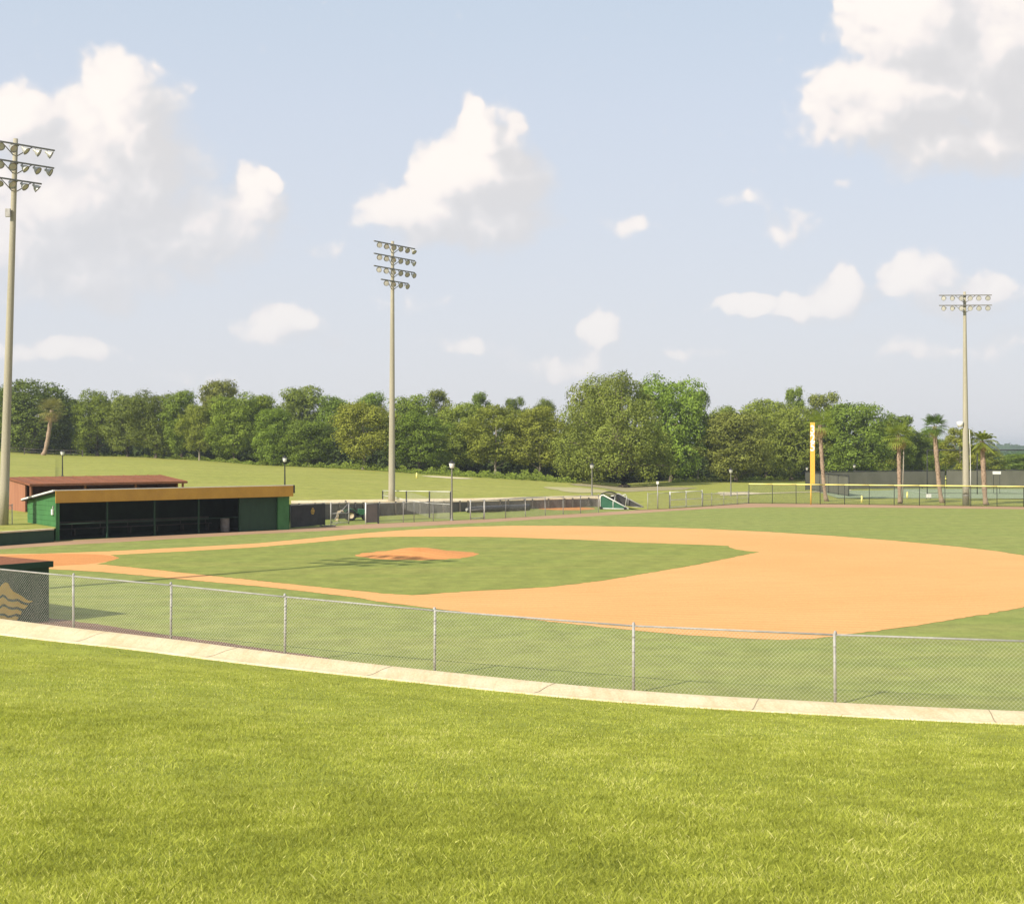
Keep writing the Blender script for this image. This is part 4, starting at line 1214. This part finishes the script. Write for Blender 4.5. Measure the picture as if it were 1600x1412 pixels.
def make_trunk(seed, lobes, H, r0, mat, root, lean=0.0, zb=2.2):
    r = random.Random(seed)
    m = MB()
    topz = H*0.72
    pts = [Vector((0, 0, -0.3)), Vector((0.03, 0.02, 0.25))]; rs = [r0*1.6, r0*1.15]
    for k in range(1, 6):
        t_ = k/5
        pts.append(Vector((lean*t_+r.uniform(-.15, .15), r.uniform(-.15, .15), topz*t_))); rs.append(r0*(1-0.8*t_))
    m.path(pts, rs, 10)
    for l in lobes[:12]:
        z0 = max(zb*0.75, min(l[2]-1.6, topz*0.75)); t_ = z0/topz
        a = Vector((lean*t_, 0, z0)); b = Vector(l[:3])
        mid_ = a.lerp(b, 0.5)+Vector((0, 0, -0.3+r.uniform(-.2, .5)))
        m.path([a, mid_, b], [r0*0.42*(1-0.5*t_), r0*0.24, r0*0.07], 6)
    return m.build('trunk', mat, root)

PROTO = {}
def proto(key, seed, W, H, zb, n, leaves, leaf, r0, bark, size=0.36, spread=1.0, shell=0.3, droop=0.0, clump=0.62, lean=0.0):
    lob = make_lobes(seed, W, H, zb, n, size=size, spread=spread)
    V, T_ = crown_mesh(seed, lob, leaves, leaf, clump, shell, droop)
    root = empty('broadleaf_tree')
    cr = quads_mesh('crown', V, M['leaf'], root, T_)
    make_trunk(seed, lob, H, r0, M[bark], root, lean, zb)
    PROTO[key] = (root, W*2*0.98, H, [False])
proto('oak', 11, 7.0, 12.0, 1.5, 22, 25500, 0.31, 0.40, 'bark', 0.31)
proto('round', 12, 5.2, 12.0, 0.9, 18, 22100, 0.30, 0.28, 'bark', 0.35)
proto('tall', 13, 4.4, 12.0, 1.2, 18, 20400, 0.28, 0.26, 'bark', 0.34)
proto('dense', 14, 5.6, 12.0, 0.4, 20, 25500, 0.31, 0.30, 'bark', 0.34)
proto('olive', 15, 5.8, 12.0, 2.0, 17, 17850, 0.30, 0.26, 'palebark', 0.30, 1.05, 0.35)
proto('loose', 16, 4.0, 12.0, 2.4, 12, 8840, 0.31, 0.22, 'palebark', 0.28, 1.2, 0.45)
proto('lobed', 17, 5.6, 12.0, 1.2, 13, 22100, 0.30, 0.30, 'bark', 0.40, 1.05)
proto('fine', 18, 5.0, 12.0, 1.8, 20, 21250, 0.27, 0.22, 'palebark', 0.29, 1.0, 0.35)

DG, MG, BG, OL, YO, GO, LG = (0.140, 0.182, 0.036), (0.180, 0.240, 0.040), (0.205, 0.285, 0.044), (0.222, 0.260, 0.046), (0.255, 0.285, 0.050), (0.198, 0.230, 0.050), (0.235, 0.290, 0.050)
rtree = random.Random(99)
def tree(u, vtop, wpx, y, key, colr, label, zb=None, vbase=None):
    root0, W, H, used = PROTO[key]
    x = (u-UC)/F*y
    z = float(meadow_z(x, y))-0.05
    ht = D(u, vtop, y).z-z
    w = wpx*y/F*1.12
    if not used[0]: r = root0; used[0] = True
    else: r = copy_tree(root0)
    r.name = 'broadleaf_tree'
    r.location = (x, y, z)
    r.rotation_euler = (0, 0, rtree.uniform(0, 6.28))
    r.scale = (w/W, w/W, ht/H)
    tag(r, label, 'tree', 'trees along the far edge of the meadow')
    for c in r.children:
        j = rtree.uniform(0.9, 1.12)
        if c.name.startswith('crown'): c.color = (colr[0]*j*rtree.uniform(.95, 1.08), colr[1]*j, colr[2]*j, 1)
    return r
TREES = [
    (-70, 600, 120, 234, 'oak', DG, None),
    (-10, 606, 90, 240, 'round', MG, 'dark tree partly hidden behind the leftmost light pole'),
    (52, 595, 150, 232, 'oak', DG, 'wide dark live oak towering behind the leaning palm'),
    (110, 622, 60, 238, 'dense', MG, 'lower dark tree right behind the leaning palm crown'),
    (152, 610, 84, 226, 'oak', MG, 'green oak with pale bare limbs right of the leaning palm'),
    (200, 617, 78, 223, 'round', GO, 'brownish green round tree right of the pale limbed oak'),
    (243, 608, 84, 219, 'lobed', DG, 'dark lobed tree above the middle of the brown shed'),
    (284, 606, 66, 216, 'tall', MG, 'narrow green tree above the right end of the brown shed'),
    (342, 592, 84, 242, 'dense', GO, 'round topped olive tree rising highest behind the dugout'),
    (312, 628, 62, 211, 'olive', OL, 'small olive tree in front of the round topped one'),
    (366, 612, 84, 209, 'lobed', BG, 'bright green lobed tree above the middle of the dugout'),
    (407, 613, 72, 214, 'tall', MG, 'slim green tree above the right third of the dugout'),
    (470, 602, 92, 238, 'round', OL, 'broad olive topped tree standing behind the lamp post by the dugout'),
    (428, 636, 66, 203, 'dense', BG, 'low bright green tree just left of the lamp post behind the dugout'),
    (482, 655, 80, 200, 'dense', MG, 'low round green tree right of the lamp post behind the dugout'),
    (523, 615, 70, 222, 'tall', MG, 'tall narrow tree above the windscreen panel'),
    (568, 625, 112, 195, 'olive', YO, 'olive tree with forked pale trunk left of the middle light pole'),
    (580, 609, 62, 228, 'tall', MG, 'pointed tree peeping over the forked olive tree'),
    (641, 616, 92, 216, 'round', MG, 'round green tree right behind the middle light pole'),
    (655, 641, 96, 194, 'lobed', MG, 'dark green front tree just right of the middle light pole'),
    (687, 607, 50, 242, 'loose', GO, 'grey green treetop standing alone above the wood right of the middle pole'),
    (722, 628, 86, 206, 'round', OL, 'olive round tree above the bullpen lamp post'),
    (752, 611, 42, 243, 'loose', MG, 'small dark treetop above the wood over the tarp roll'),
    (775, 633, 104, 193, 'fine', YO, 'yellowish fine leaved tree above the tarp roll'),
    (803, 619, 40, 243, 'loose', DG, 'tiny dark treetop between two yellowish trees'),
    (852, 619, 44, 240, 'tall', DG, 'dark crown peeping out just left of the big oak'),
    (843, 634, 96, 191, 'fine', YO, 'yellowish tree with thin pale stems left of the big oak'),
    (930, 590, 92, 204, 'lobed', GO, 'tall grey green tree behind the left shoulder of the big oak'),
    (1048, 582, 112, 206, 'lobed', BG, 'tallest bright green tree right behind the big oak'),
    (1090, 607, 54, 214, 'loose', MG, 'open crowned tree at the right flank of the tallest tree'),
    (1150, 641, 112, 203, 'dense', GO, 'grey olive dense tree right of the big oak with low skirt'),
    (1132, 633, 62, 236, 'round', MG, 'green tree behind the grey olive dense tree'),
    (1196, 622, 96, 230, 'round', LG, 'light green round tree left of the foul pole'),
    (1241, 603, 42, 242, 'loose', MG, 'open spiky treetop highest above the foul pole'),
    (1236, 629, 104, 217, 'lobed', OL, 'olive lobed tree directly behind the foul pole'),
    (1285, 612, 66, 246, 'loose', GO, 'thin airy crown above the first outfield palm'),
    (1336, 627, 116, 214, 'dense', MG, 'big dense green dome between the first and second outfield palms'),
    (1388, 652, 56, 238, 'tall', OL, 'olive tree just behind the second outfield palm'),
    (1407, 646, 56, 222, 'loose', MG, 'open green tree above the second outfield palm'),
    (1440, 671, 60, 226, 'round', MG, 'low green tree between the second and third outfield palms'),
    (1500, 667, 62, 190, 'loose', YO, 'wispy yellow green tree behind the outfield light pole'),
    (1462, 684, 62, 240, 'dense', MG, 'low shrubby tree behind the third outfield palm'),
    (1532, 699, 80, 235, 'dense', OL, 'low bushy tree behind the fourth outfield palm'),
    (1600, 708, 80, 250, 'dense', MG, 'low bushy tree at the right edge beyond the courts'),
]
for i, tr in enumerate(TREES):
    if tr[6] is None: continue
    tree(*tr[:7])

# the big oak with drooping skirts
def big_oak():
    x, y = (975-UC)/F*185, 185.0
    z = float(meadow_z(x, y))-0.05
    root = empty('oak_tree', (x, y, z), 0, 'big spreading oak with thick trunk and drooping boughs behind the batting cage', 'tree', 'trees along the far edge of the meadow')
    r = random.Random(5)
    lob = []
    # u, v offsets of the crown lobes seen in front, given depth and size
    for (u, v, R, dy) in ((905, 650, 2.7, 1), (890, 690, 2.5, -1), (885, 722, 2.0, 0), (915, 715, 2.6, -3), (945, 625, 2.9, 2), (960, 603, 2.2, 1), (975, 640, 3.0, -2), (1000, 660, 3.0, -2), (1025, 690, 2.4, -1), (1035, 715, 1.8, 1),
                          (990, 690, 2.9, -4), (950, 680, 3.1, -4), (930, 735, 1.6, -3), (1010, 728, 1.9, -3), (1045, 728, 1.2, -1), (960, 720, 2.1, -5), (970, 590, 1.4, 0), (930, 600, 1.9, 3), (985, 610, 2.0, 3), (1005, 632, 2.2, 3), (900, 740, 1.1, 1), (950, 660, 3, 5), (1000, 690, 3, 5), (920, 690, 3, 5)):
        p = D(u, v, y+dy)
        lob.append((p.x-x, dy, p.z-z, R, R*0.82))
    V, T_ = crown_mesh(77, lob, 46000, 0.28, 0.60, 0.35, 0.9)
    c = quads_mesh('crown', V, M['leaf'], root, T_); c.color = (0.222, 0.260, 0.052, 1)
    m = MB()
    m.path([(0, 0, -0.4), (0, 0, 0.2), (-0.05, 0, 1.2), (0.05, 0, 2.4), (-0.1, 0, 4.2), (-0.6, 0, 7), (-1, 0, 10)], [1.25, 0.95, 0.78, 0.82, 0.62, 0.4, 0.15], 14)
    for l in lob[:21]:
        b = Vector(l[:3]); a = Vector((0, 0, min(3.2, 1.6+b.z*0.2)))
        m.path([a, a.lerp(b, 0.45)+Vector((0, 0, 0.7)), b], [0.33, 0.2, 0.05], 7)
    m.build('trunk', M['bark'], root)
big_oak()

# ------------------------------------------------------------------ palms
def palm(u, vbase, vcrown, y, label, seed, rt=0.26, fr_len=1.9, n=30, bend=0.0, colr=(0.11, 0.14, 0.03), fan=True, skirt=8, name='palm_tree', boots=(0.0, 0.7)):
    r = random.Random(seed)
    x = (u-UC)/F*y
    z = float(meadow_z(x, y))-0.05
    root = empty(name, (x, y, z), 0, label, 'palm tree', 'palm trees')
    H = D(u, vcrown, y).z-z
    m = MB()
    nseg = 16
    def ax(t_): return Vector((bend*(t_**0.6), 0, H*t_))
    m.path([ax(k/nseg) for k in range(nseg+1)], [rt*(1.35 if k == 0 else 1.0+0.12*math.sin(k*1.9)) for k in range(nseg+1)], 12)
    # old leaf boots on the trunk
    nb = int(H*16*(boots[1]-boots[0]))
    for k in range(nb):
        t_ = lerp(1-boots[1], 1-boots[0], (k+r.random())/max(nb, 1)); a = k*2.399
        p = ax(t_); d = Vector((math.cos(a), math.sin(a), 0)); s = Vector((-d.y, d.x, 0))*0.07
        m.add([p+d*rt*0.9-s, p+d*rt*0.9+s, p+d*(rt+0.11)+Vector((0, 0, 0.24))], [(0, 1, 2)])
    m.build('trunk', M['palmbark'], root, recalc=False)
    top = ax(1.0)
    V = []; T_ = []
    V2 = []; T2 = []
    for k in range(n+skirt):
        old = k >= n
        a = k*2.399+r.uniform(-.2, .2)
        el = math.radians(-60+r.uniform(-15, 10)) if old else math.radians(lerp(78, -38, (k+0.5)/n)+r.uniform(-8, 8))
        L = fr_len*(r.uniform(0.55, 0.75) if old else r.uniform(0.85, 1.1))
        d = Vector((math.cos(a)*math.cos(el), math.sin(a)*math.cos(el), math.sin(el)))
        side = Vector((-math.sin(a), math.cos(a), 0)); upv = d.cross(side)*-1
        tt = r.random()*0.6
        vv, tn = (V2, T2) if old else (V, T_)
        if fan:
            # stalk then a fan of blades
            ps = top+d*L*0.42
            w = side*0.02
            vv.append([top-w, top+w, ps+w*0.6, ps-w*0.6]); tn.append(tt)
            nbld = 15
            for j in range(nbld):
                b = math.radians(lerp(-105, 105, j/(nbld-1)))
                dd = (d*math.cos(b)+side*math.sin(b)).normalized()
                l = L*0.62*(0.72+0.28*math.cos(b*0.8))
                q = side.lerp(d, abs(math.sin(b))).normalized()*0.055
                q = (d*(-math.sin(b))+side*math.cos(b))*0.05
                mid_ = ps+dd*l*0.55+upv*0.05
                tip = ps+dd*l+Vector((0, 0, -0.28*l))
                vv.append([ps, mid_-q, tip, mid_+q]); tn.append(tt+0.3*r.random())
        else:
            # feather frond: arching rachis with leaflets
            prev = None
            ns = 12
            pts = [top+d*L*(j/ns)+Vector((0, 0, -0.5*L*(j/ns)**2.2*(1 if el > -0.3 else 0.4))) for j in range(ns+1)]
            for j in range(ns):
                w = side*0.025*(1-j/ns*0.7)
                vv.append([pts[j]-w, pts[j]+w, pts[j+1]+w, pts[j+1]-w]); tn.append(tt+0.1)
                if j > 1:
                    for sgn in (-1, 1):
                        dl = (side*sgn*0.8+d*0.75+Vector((0, 0, -0.15))).normalized()
                        l = L*0.34*math.sin(math.pi*min(1, (j+1.5)/ns))**0.6
                        for off in (0.0, 0.5):
                            p0 = pts[j].lerp(pts[j+1], off)
                            qq = d*0.045
                            vv.append([p0-qq*0.4, p0+dl*l*0.5-qq, p0+dl*l+Vector((0, 0, -0.2*l)), p0+dl*l*0.5+qq]); tn.append(tt+0.35*r.random())
    f = quads_mesh('fronds', np.array([[tuple(p) for p in q] for q in V]), M['palmleaf'], root, np.array(T_)); f.color = (*colr, 1)
    if V2:
        f2 = quads_mesh('dead_fronds', np.array([[tuple(p) for p in q] for q in V2]), M['palmleaf'], root, np.array(T2)); f2.color = (0.42, 0.31, 0.13, 1)
    return root
palm(67, 711, 641, 221, 'cabbage palm with a leaning bare trunk at the far left meadow edge', 1, 0.34, 2.9, 34, 1.5, (0.25, 0.24, 0.07), True, 14, boots=(0, 0.12))
palm(1292, 783, 664, 138, 'tall ragged palm right beside the foul pole', 2, 0.20, 2.3, 20, -0.75, (0.24, 0.30, 0.05), True, 6)
palm(1406.5, 788, 681, 131, 'palm with a yellow dead leaf skirt second from the foul pole', 3, 0.20, 1.9, 22, -0.15, (0.23, 0.28, 0.05), True, 16)
palm(1473, 786.5, 666, 133, 'tallest palm with a rough leaning trunk and dark star shaped crown', 4, 0.22, 1.75, 24, -0.85, (0.13, 0.20, 0.045), True, 2)
palm(1541, 790, 689, 128.5, 'feathery yellow green palm right of the outfield light pole', 5, 0.23, 1.75, 34, -0.4, (0.25, 0.29, 0.05), False, 3)

# stake leaning beside the second palm
p = Vector(((1410-UC)/F*130.6, 130.6, 0.02))
root = empty('palm_stake', p, 0, 'thin grey stake standing against the second outfield palm', 'stake')
MB().tube((0, 0, 0), (0.14, 0, 5.6), 0.06, 0.05, 8).build('stake', M['palebark'], root)

# ------------------------------------------------------------------ undergrowth, wood behind, far wood
r = np.random.default_rng(21)
def band(n, u0, u1, dy0, dy1, h0, h1, leaf, seed, follow=True, ytop=None, flat=None):
    r = np.random.default_rng(seed)
    u = r.uniform(u0, u1, n)
    yt = np.interp(u, TRa[:, 0], TRa[:, 1]) if follow else np.full(n, flat)
    y = yt+r.uniform(dy0, dy1, n)
    x = (u-UC)/F*y
    hmax = (h0+(h1-h0)*(0.5+0.5*np.sin(u*0.07)*np.sin(u*0.023+1.3)))*(0.65+0.35*np.sin(u*0.31+y*0.4))
    zz = r.random(n)**1.15*hmax
    z = meadow_z(x, y)+zz
    Nr = np.stack([r.normal(size=n)*0.6-0.2, -0.5+r.normal(size=n)*0.5, 0.5+r.random(n)*0.6], -1)
    Nr /= np.linalg.norm(Nr, axis=1, keepdims=True)
    V = leaf_cards(np.stack([x, y, z], -1), Nr, leaf*(0.6+0.8*r.random(n)), r)
    return V, np.clip(0.2+0.5*r.random(n)+0.3*zz/np.maximum(hmax, 0.1)*r.random(n), 0, 1)
parts = [band(9000, 470, 900, -5, 3, 0.5, 1.5, 0.30, 31), band(5000, 250, 480, -3, 3, 0.4, 1.1, 0.28, 32), band(2500, -100, 250, -2, 4, 0.3, 0.9, 0.28, 33), band(4000, 1050, 1300, -1, 6, 0.4, 1.1, 0.3, 34)]
tag(quads_mesh('undergrowth', np.concatenate([p[0] for p in parts]), M['weeds'], None, np.concatenate([p[1] for p in parts])), 'bright green weeds and brush along the foot of the trees', 'undergrowth', kind='stuff')
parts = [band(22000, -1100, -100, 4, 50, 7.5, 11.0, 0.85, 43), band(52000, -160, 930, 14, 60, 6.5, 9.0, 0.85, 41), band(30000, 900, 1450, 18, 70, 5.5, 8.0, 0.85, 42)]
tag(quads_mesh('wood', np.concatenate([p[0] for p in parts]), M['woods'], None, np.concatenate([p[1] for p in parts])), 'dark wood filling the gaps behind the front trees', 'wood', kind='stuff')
def far_wood(n, u0, u1, y, dy, vt0, vt1, leaf, seed):
    r = np.random.default_rng(seed)
    u = r.uniform(u0, u1, n); yy = y+r.uniform(0, dy, n); x = (u-UC)/F*yy
    top = EYE-(lerp(vt0, vt1, 0.5+0.5*np.sin(u*0.05+seed)*np.sin(u*0.017))-VH)*y/F
    top = top*(0.94+0.06*np.sin(u*0.4))
    z = meadow_z(x, yy)+r.random(n)**0.7*np.maximum(top, 1.0)
    Nr = np.stack([r.normal(size=n)*0.6-0.3, -0.7+r.normal(size=n)*0.4, 0.5+r.random(n)*0.5], -1)
    Nr /= np.linalg.norm(Nr, axis=1, keepdims=True)
    return leaf_cards(np.stack([x, yy, z], -1), Nr, leaf*(0.6+0.8*r.random(n)), r), r.random(n)
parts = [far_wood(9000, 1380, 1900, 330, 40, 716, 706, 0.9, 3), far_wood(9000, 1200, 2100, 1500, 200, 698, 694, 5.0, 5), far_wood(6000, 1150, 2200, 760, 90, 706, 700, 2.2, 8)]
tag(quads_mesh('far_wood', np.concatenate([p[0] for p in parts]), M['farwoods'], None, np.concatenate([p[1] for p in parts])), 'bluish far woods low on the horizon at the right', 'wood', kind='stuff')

# ------------------------------------------------------------------ haze: one closed box of pale air
HZ = 0.00026
m, nt = nodes('haze_air')
pv = N(nt, 'ShaderNodeVolumePrincipled')
pv.inputs['Color'].default_value = (0.86, 0.92, 1.0, 1); pv.inputs['Density'].default_value = HZ; pv.inputs['Anisotropy'].default_value = 0.3
o_ = N(nt, 'ShaderNodeOutputMaterial'); nt.links.new(pv.outputs[0], o_.inputs['Volume'])
USE_HAZE = True
if USE_HAZE:
    hz = MB().box((0, 2450, 14), (9200, 5400, 30)).build('haze', m)
    hz.location = (0, 0, 0)
    tag(hz, 'thin pale summer haze over the field', 'haze', kind='stuff')

# ------------------------------------------------------------------ sun and sky
EL = math.radians(36.0)
sh = Vector((0.70, 0.714, 0)).normalized()
Ld = Vector((sh.x*math.cos(EL), sh.y*math.cos(EL), -math.sin(EL)))
su = bpy.data.lights.new('sun', 'SUN'); su.energy = 4.6; su.angle = math.radians(0.6); su.color = (1.0, 0.93, 0.80)
so = bpy.data.objects.new('sun', su); COL.objects.link(so)
so.rotation_euler = Ld.to_track_quat('-Z', 'Y').to_euler()

w = bpy.data.worlds.new('World'); S.world = w; w.use_nodes = True
nt = w.node_tree; nt.nodes.clear()
STR = 0.10
sky = N(nt, 'ShaderNodeTexSky', sky_type='NISHITA', sun_disc=False, sun_elevation=EL, sun_rotation=math.atan2(-sh.x, -sh.y) % (2*math.pi), altitude=0.0, air_density=1.0, dust_density=2.2, ozone_density=1.5)
co = N(nt, 'ShaderNodeTexCoord').outputs['Generated']
sep = N(nt, 'ShaderNodeSeparateXYZ', i_Vector=co)
ay = math_n(nt, 'MAXIMUM', math_n(nt, 'ABSOLUTE', sep.outputs[1]), 0.05)
pu = math_n(nt, 'DIVIDE', sep.outputs[0], ay)
pq = math_n(nt, 'DIVIDE', sep.outputs[2], ay)
back = math_n(nt, 'LESS_THAN', sep.outputs[1], 0.0)
plane = N(nt, 'ShaderNodeCombineXYZ')
nt.links.new(math_n(nt, 'ADD', pu, math_n(nt, 'MULTIPLY', back, 37.0)), plane.inputs[0]); nt.links.new(pq, plane.inputs[1])

CLO, CM1, CM2, CHI = (4.95, 4.9, 5.0), (5.5, 5.38, 5.42), (6.25, 5.9, 5.8), (7.0, 6.55, 6.2)
VEIL = [(0.0, (5.35, 5.3, 5.4)), (0.35, (5.0, 5.2, 5.65)), (0.7, (4.7, 5.1, 5.8)), (1.0, (4.25, 4.92, 5.7))]
# cloud banks: a density over the sky directions, as a group so that it can be sampled towards the sun too
CL = [  # u, v, half width, half height, strength
    (178, 150, 66, 62, 1.00), (205, 208, 94, 105, 1.10), (120, 225, 123, 86, 1.00), (30, 195, 86, 59, 1.00), (150, 300, 177, 123, 1.10), (60, 345, 150, 118, 0.95), (245, 365, 182, 96, 0.85), (340, 355, 124, 68, 0.79), (140, 425, 205, 61, 0.85),
    (375, 292, 34, 31, 0.90), (415, 292, 32, 29, 0.90), (395, 322, 64, 39, 0.90),
    (746, 172, 32, 28, 1.00), (762, 215, 58, 51, 1.10), (745, 278, 102, 75, 1.15), (668, 340, 105, 49, 1.00), (778, 325, 77, 68, 0.95), (700, 365, 118, 32, 0.80),
    (1325, 8, 30, 19, 0.80), (1450, 40, 134, 91, 1.20), (1560, 85, 187, 134, 1.20), (1425, 145, 139, 83, 1.15), (1350, 188, 96, 48, 0.95), (1500, 215, 182, 70, 0.90),
    (1440, 440, 61, 47, 0.90), (1500, 458, 96, 39, 0.80), (1320, 457, 52, 46, 0.85), (1170, 477, 52, 26, 0.85), (1250, 474, 60, 26, 0.79),
    (1232, 362, 60, 29, 0.50), (980, 354, 44, 20, 0.45), (935, 517, 45, 40, 0.85), (880, 572, 121, 27, 0.50), (440, 510, 69, 35, 0.76), (515, 392, 44, 22, 0.42), (725, 540, 71, 27, 0.50), (520, 537, 41, 27, 0.45),
    (1090, 566, 73, 20, 0.45), (1430, 548, 121, 35, 0.45), (1310, 292, 36, 17, 0.40), (90, 548, 130, 29, 0.55), (310, 590, 109, 22, 0.38), (1560, 540, 77, 35, 0.45), (1180, 320, 73, 25, 0.34), (640, 470, 85, 22, 0.34)]
g = bpy.data.node_groups.new('cloud_density', 'ShaderNodeTree')
g.interface.new_socket('P', in_out='INPUT', socket_type='NodeSocketVector')
g.interface.new_socket('Density', in_out='OUTPUT', socket_type='NodeSocketFloat')
g.interface.new_socket('Mass', in_out='OUTPUT', socket_type='NodeSocketFloat')
gi = g.nodes.new('NodeGroupInput'); go = g.nodes.new('NodeGroupOutput')
Pin = gi.outputs[0]
wn = N(g, 'ShaderNodeTexNoise', noise_dimensions='2D', i_Vector=Pin, i_Scale=17.0, i_Detail=3.0, i_Roughness=0.5)
wv = N(g, 'ShaderNodeVectorMath', operation='SUBTRACT', i_0=wn.outputs['Color'], i_1=(0.5, 0.5, 0.5))
wsc = N(g, 'ShaderNodeVectorMath', operation='MULTIPLY', i_0=wv.outputs[0], i_1=(0.042, 0.036, 0.0))
pw = N(g, 'ShaderNodeVectorMath', operation='ADD', i_0=Pin, i_1=wsc.outputs[0]).outputs[0]
acc_ = None
for (u, v, ru, rv, st) in CL:
    a = N(g, 'ShaderNodeVectorMath', operation='SUBTRACT', i_0=pw, i_1=((u-UC)/F, (VH-v)/F, 0.0)).outputs[0]
    b = N(g, 'ShaderNodeVectorMath', operation='MULTIPLY', i_0=a, i_1=(F/ru, F/rv, 0.0)).outputs[0]
    l = N(g, 'ShaderNodeVectorMath', operation='LENGTH', i_0=b).outputs['Value']
    d_ = N(g, 'ShaderNodeMapRange', interpolation_type='SMOOTHSTEP', i_Value=l, i_1=0.0, i_2=1.75, i_3=st, i_4=0.0).outputs[0]
    acc_ = d_ if acc_ is None else math_n(g, 'SMOOTH_MAX', acc_, d_, 0.18)
# cauliflower billows and a little fluff
vo = N(g, 'ShaderNodeTexVoronoi', voronoi_dimensions='2D', feature='SMOOTH_F1', i_Vector=pw, i_Scale=46.0, i_Detail=1.0, i_Roughness=0.55, i_Smoothness=0.8).outputs['Distance']
fl = N(g, 'ShaderNodeTexNoise', noise_dimensions='2D', i_Vector=Pin, i_Scale=60.0, i_Detail=4.0, i_Roughness=0.6).outputs['Fac']
mass = math_n(g, 'ADD', acc_, math_n(g, 'MULTIPLY', math_n(g, 'SUBTRACT', 0.45, vo), 0.24))
dens = math_n(g, 'ADD', mass, math_n(g, 'MULTIPLY', math_n(g, 'SUBTRACT', fl, 0.5), 0.20))
g.links.new(dens, go.inputs[0]); g.links.new(mass, go.inputs[1])

def dens_at(off):
    gn = nt.nodes.new('ShaderNodeGroup'); gn.node_tree = g
    if off: s_ = N(nt, 'ShaderNodeVectorMath', operation='ADD', i_0=plane.outputs[0], i_1=off).outputs[0]
    else: s_ = plane.outputs[0]
    nt.links.new(s_, gn.inputs[0]); return gn.outputs
d0 = dens_at(None)
d1 = dens_at((-0.020, 0.018, 0.0))
lit = N(nt, 'ShaderNodeMapRange', interpolation_type='SMOOTHSTEP', i_Value=math_n(nt, 'SUBTRACT', d0[1], d1[1]), i_1=-0.26, i_2=0.52, i_3=0.0, i_4=1.0).outputs[0]
hi_ = N(nt, 'ShaderNodeMapRange', i_Value=lit, i_1=0.3, i_2=0.75, i_3=0.72, i_4=0.42).outputs[0]
alpha = N(nt, 'ShaderNodeMapRange', interpolation_type='SMOOTHSTEP', i_Value=d0[0], i_1=0.16, i_2=hi_, i_3=0.0, i_4=1.0).outputs[0]
ccol = ramp(nt, lit, [(0.0, CLO), (0.34, CM1), (0.58, CM2), (1.0, CHI)])
# hazy summer sky: the Nishita sky seen through a bright veil that thickens towards the horizon
zc = N(nt, 'ShaderNodeMapRange', i_Value=sep.outputs[2], i_1=-0.02, i_2=0.36, i_3=0.0, i_4=1.0).outputs[0]
veil = ramp(nt, zc, VEIL)
vf = N(nt, 'ShaderNodeMapRange', i_Value=zc, i_1=0.0, i_2=1.0, i_3=0.95, i_4=0.82).outputs[0]
skc = mix(nt, vf, sky.outputs[0], veil)
# clouds fade into the veil near the horizon
af = N(nt, 'ShaderNodeMapRange', i_Value=sep.outputs[2], i_1=0.0, i_2=0.21, i_3=0.30, i_4=1.0).outputs[0]
fin = mix(nt, math_n(nt, 'MULTIPLY', alpha, af), skc, ccol)
bg = N(nt, 'ShaderNodeBackground', i_Strength=STR)
nt.links.new(fin, bg.inputs[0])
wo = N(nt, 'ShaderNodeOutputWorld'); nt.links.new(bg.outputs[0], wo.inputs[0])
try: w.cycles.sampling_method = 'MANUAL'; w.cycles.sample_map_resolution = 512
except Exception: pass

# ------------------------------------------------------------------ camera
cam = bpy.data.cameras.new('camera'); cam.sensor_fit = 'HORIZONTAL'; cam.sensor_width = 36.0; cam.lens = F/1600*36.0
cam.shift_y = -(706-VH)/1600.0
cam.clip_start = 0.1; cam.clip_end = 9000
ca = bpy.data.objects.new('camera', cam); COL.objects.link(ca)
ca.location = (0, 0, EYE); ca.rotation_euler = (math.radians(90), 0, 0)
S.camera = ca

# ------------------------------------------------------------------ render settings
S.render.engine = 'CYCLES'
S.view_settings.view_transform = 'Standard'; S.view_settings.look = 'None'; S.view_settings.gamma = 1.0
S.view_settings.exposure = 0.57
S.cycles.max_bounces = 6; S.cycles.diffuse_bounces = 3; S.cycles.glossy_bounces = 2; S.cycles.transmission_bounces = 3; S.cycles.transparent_max_bounces = 8; S.cycles.volume_bounces = 0
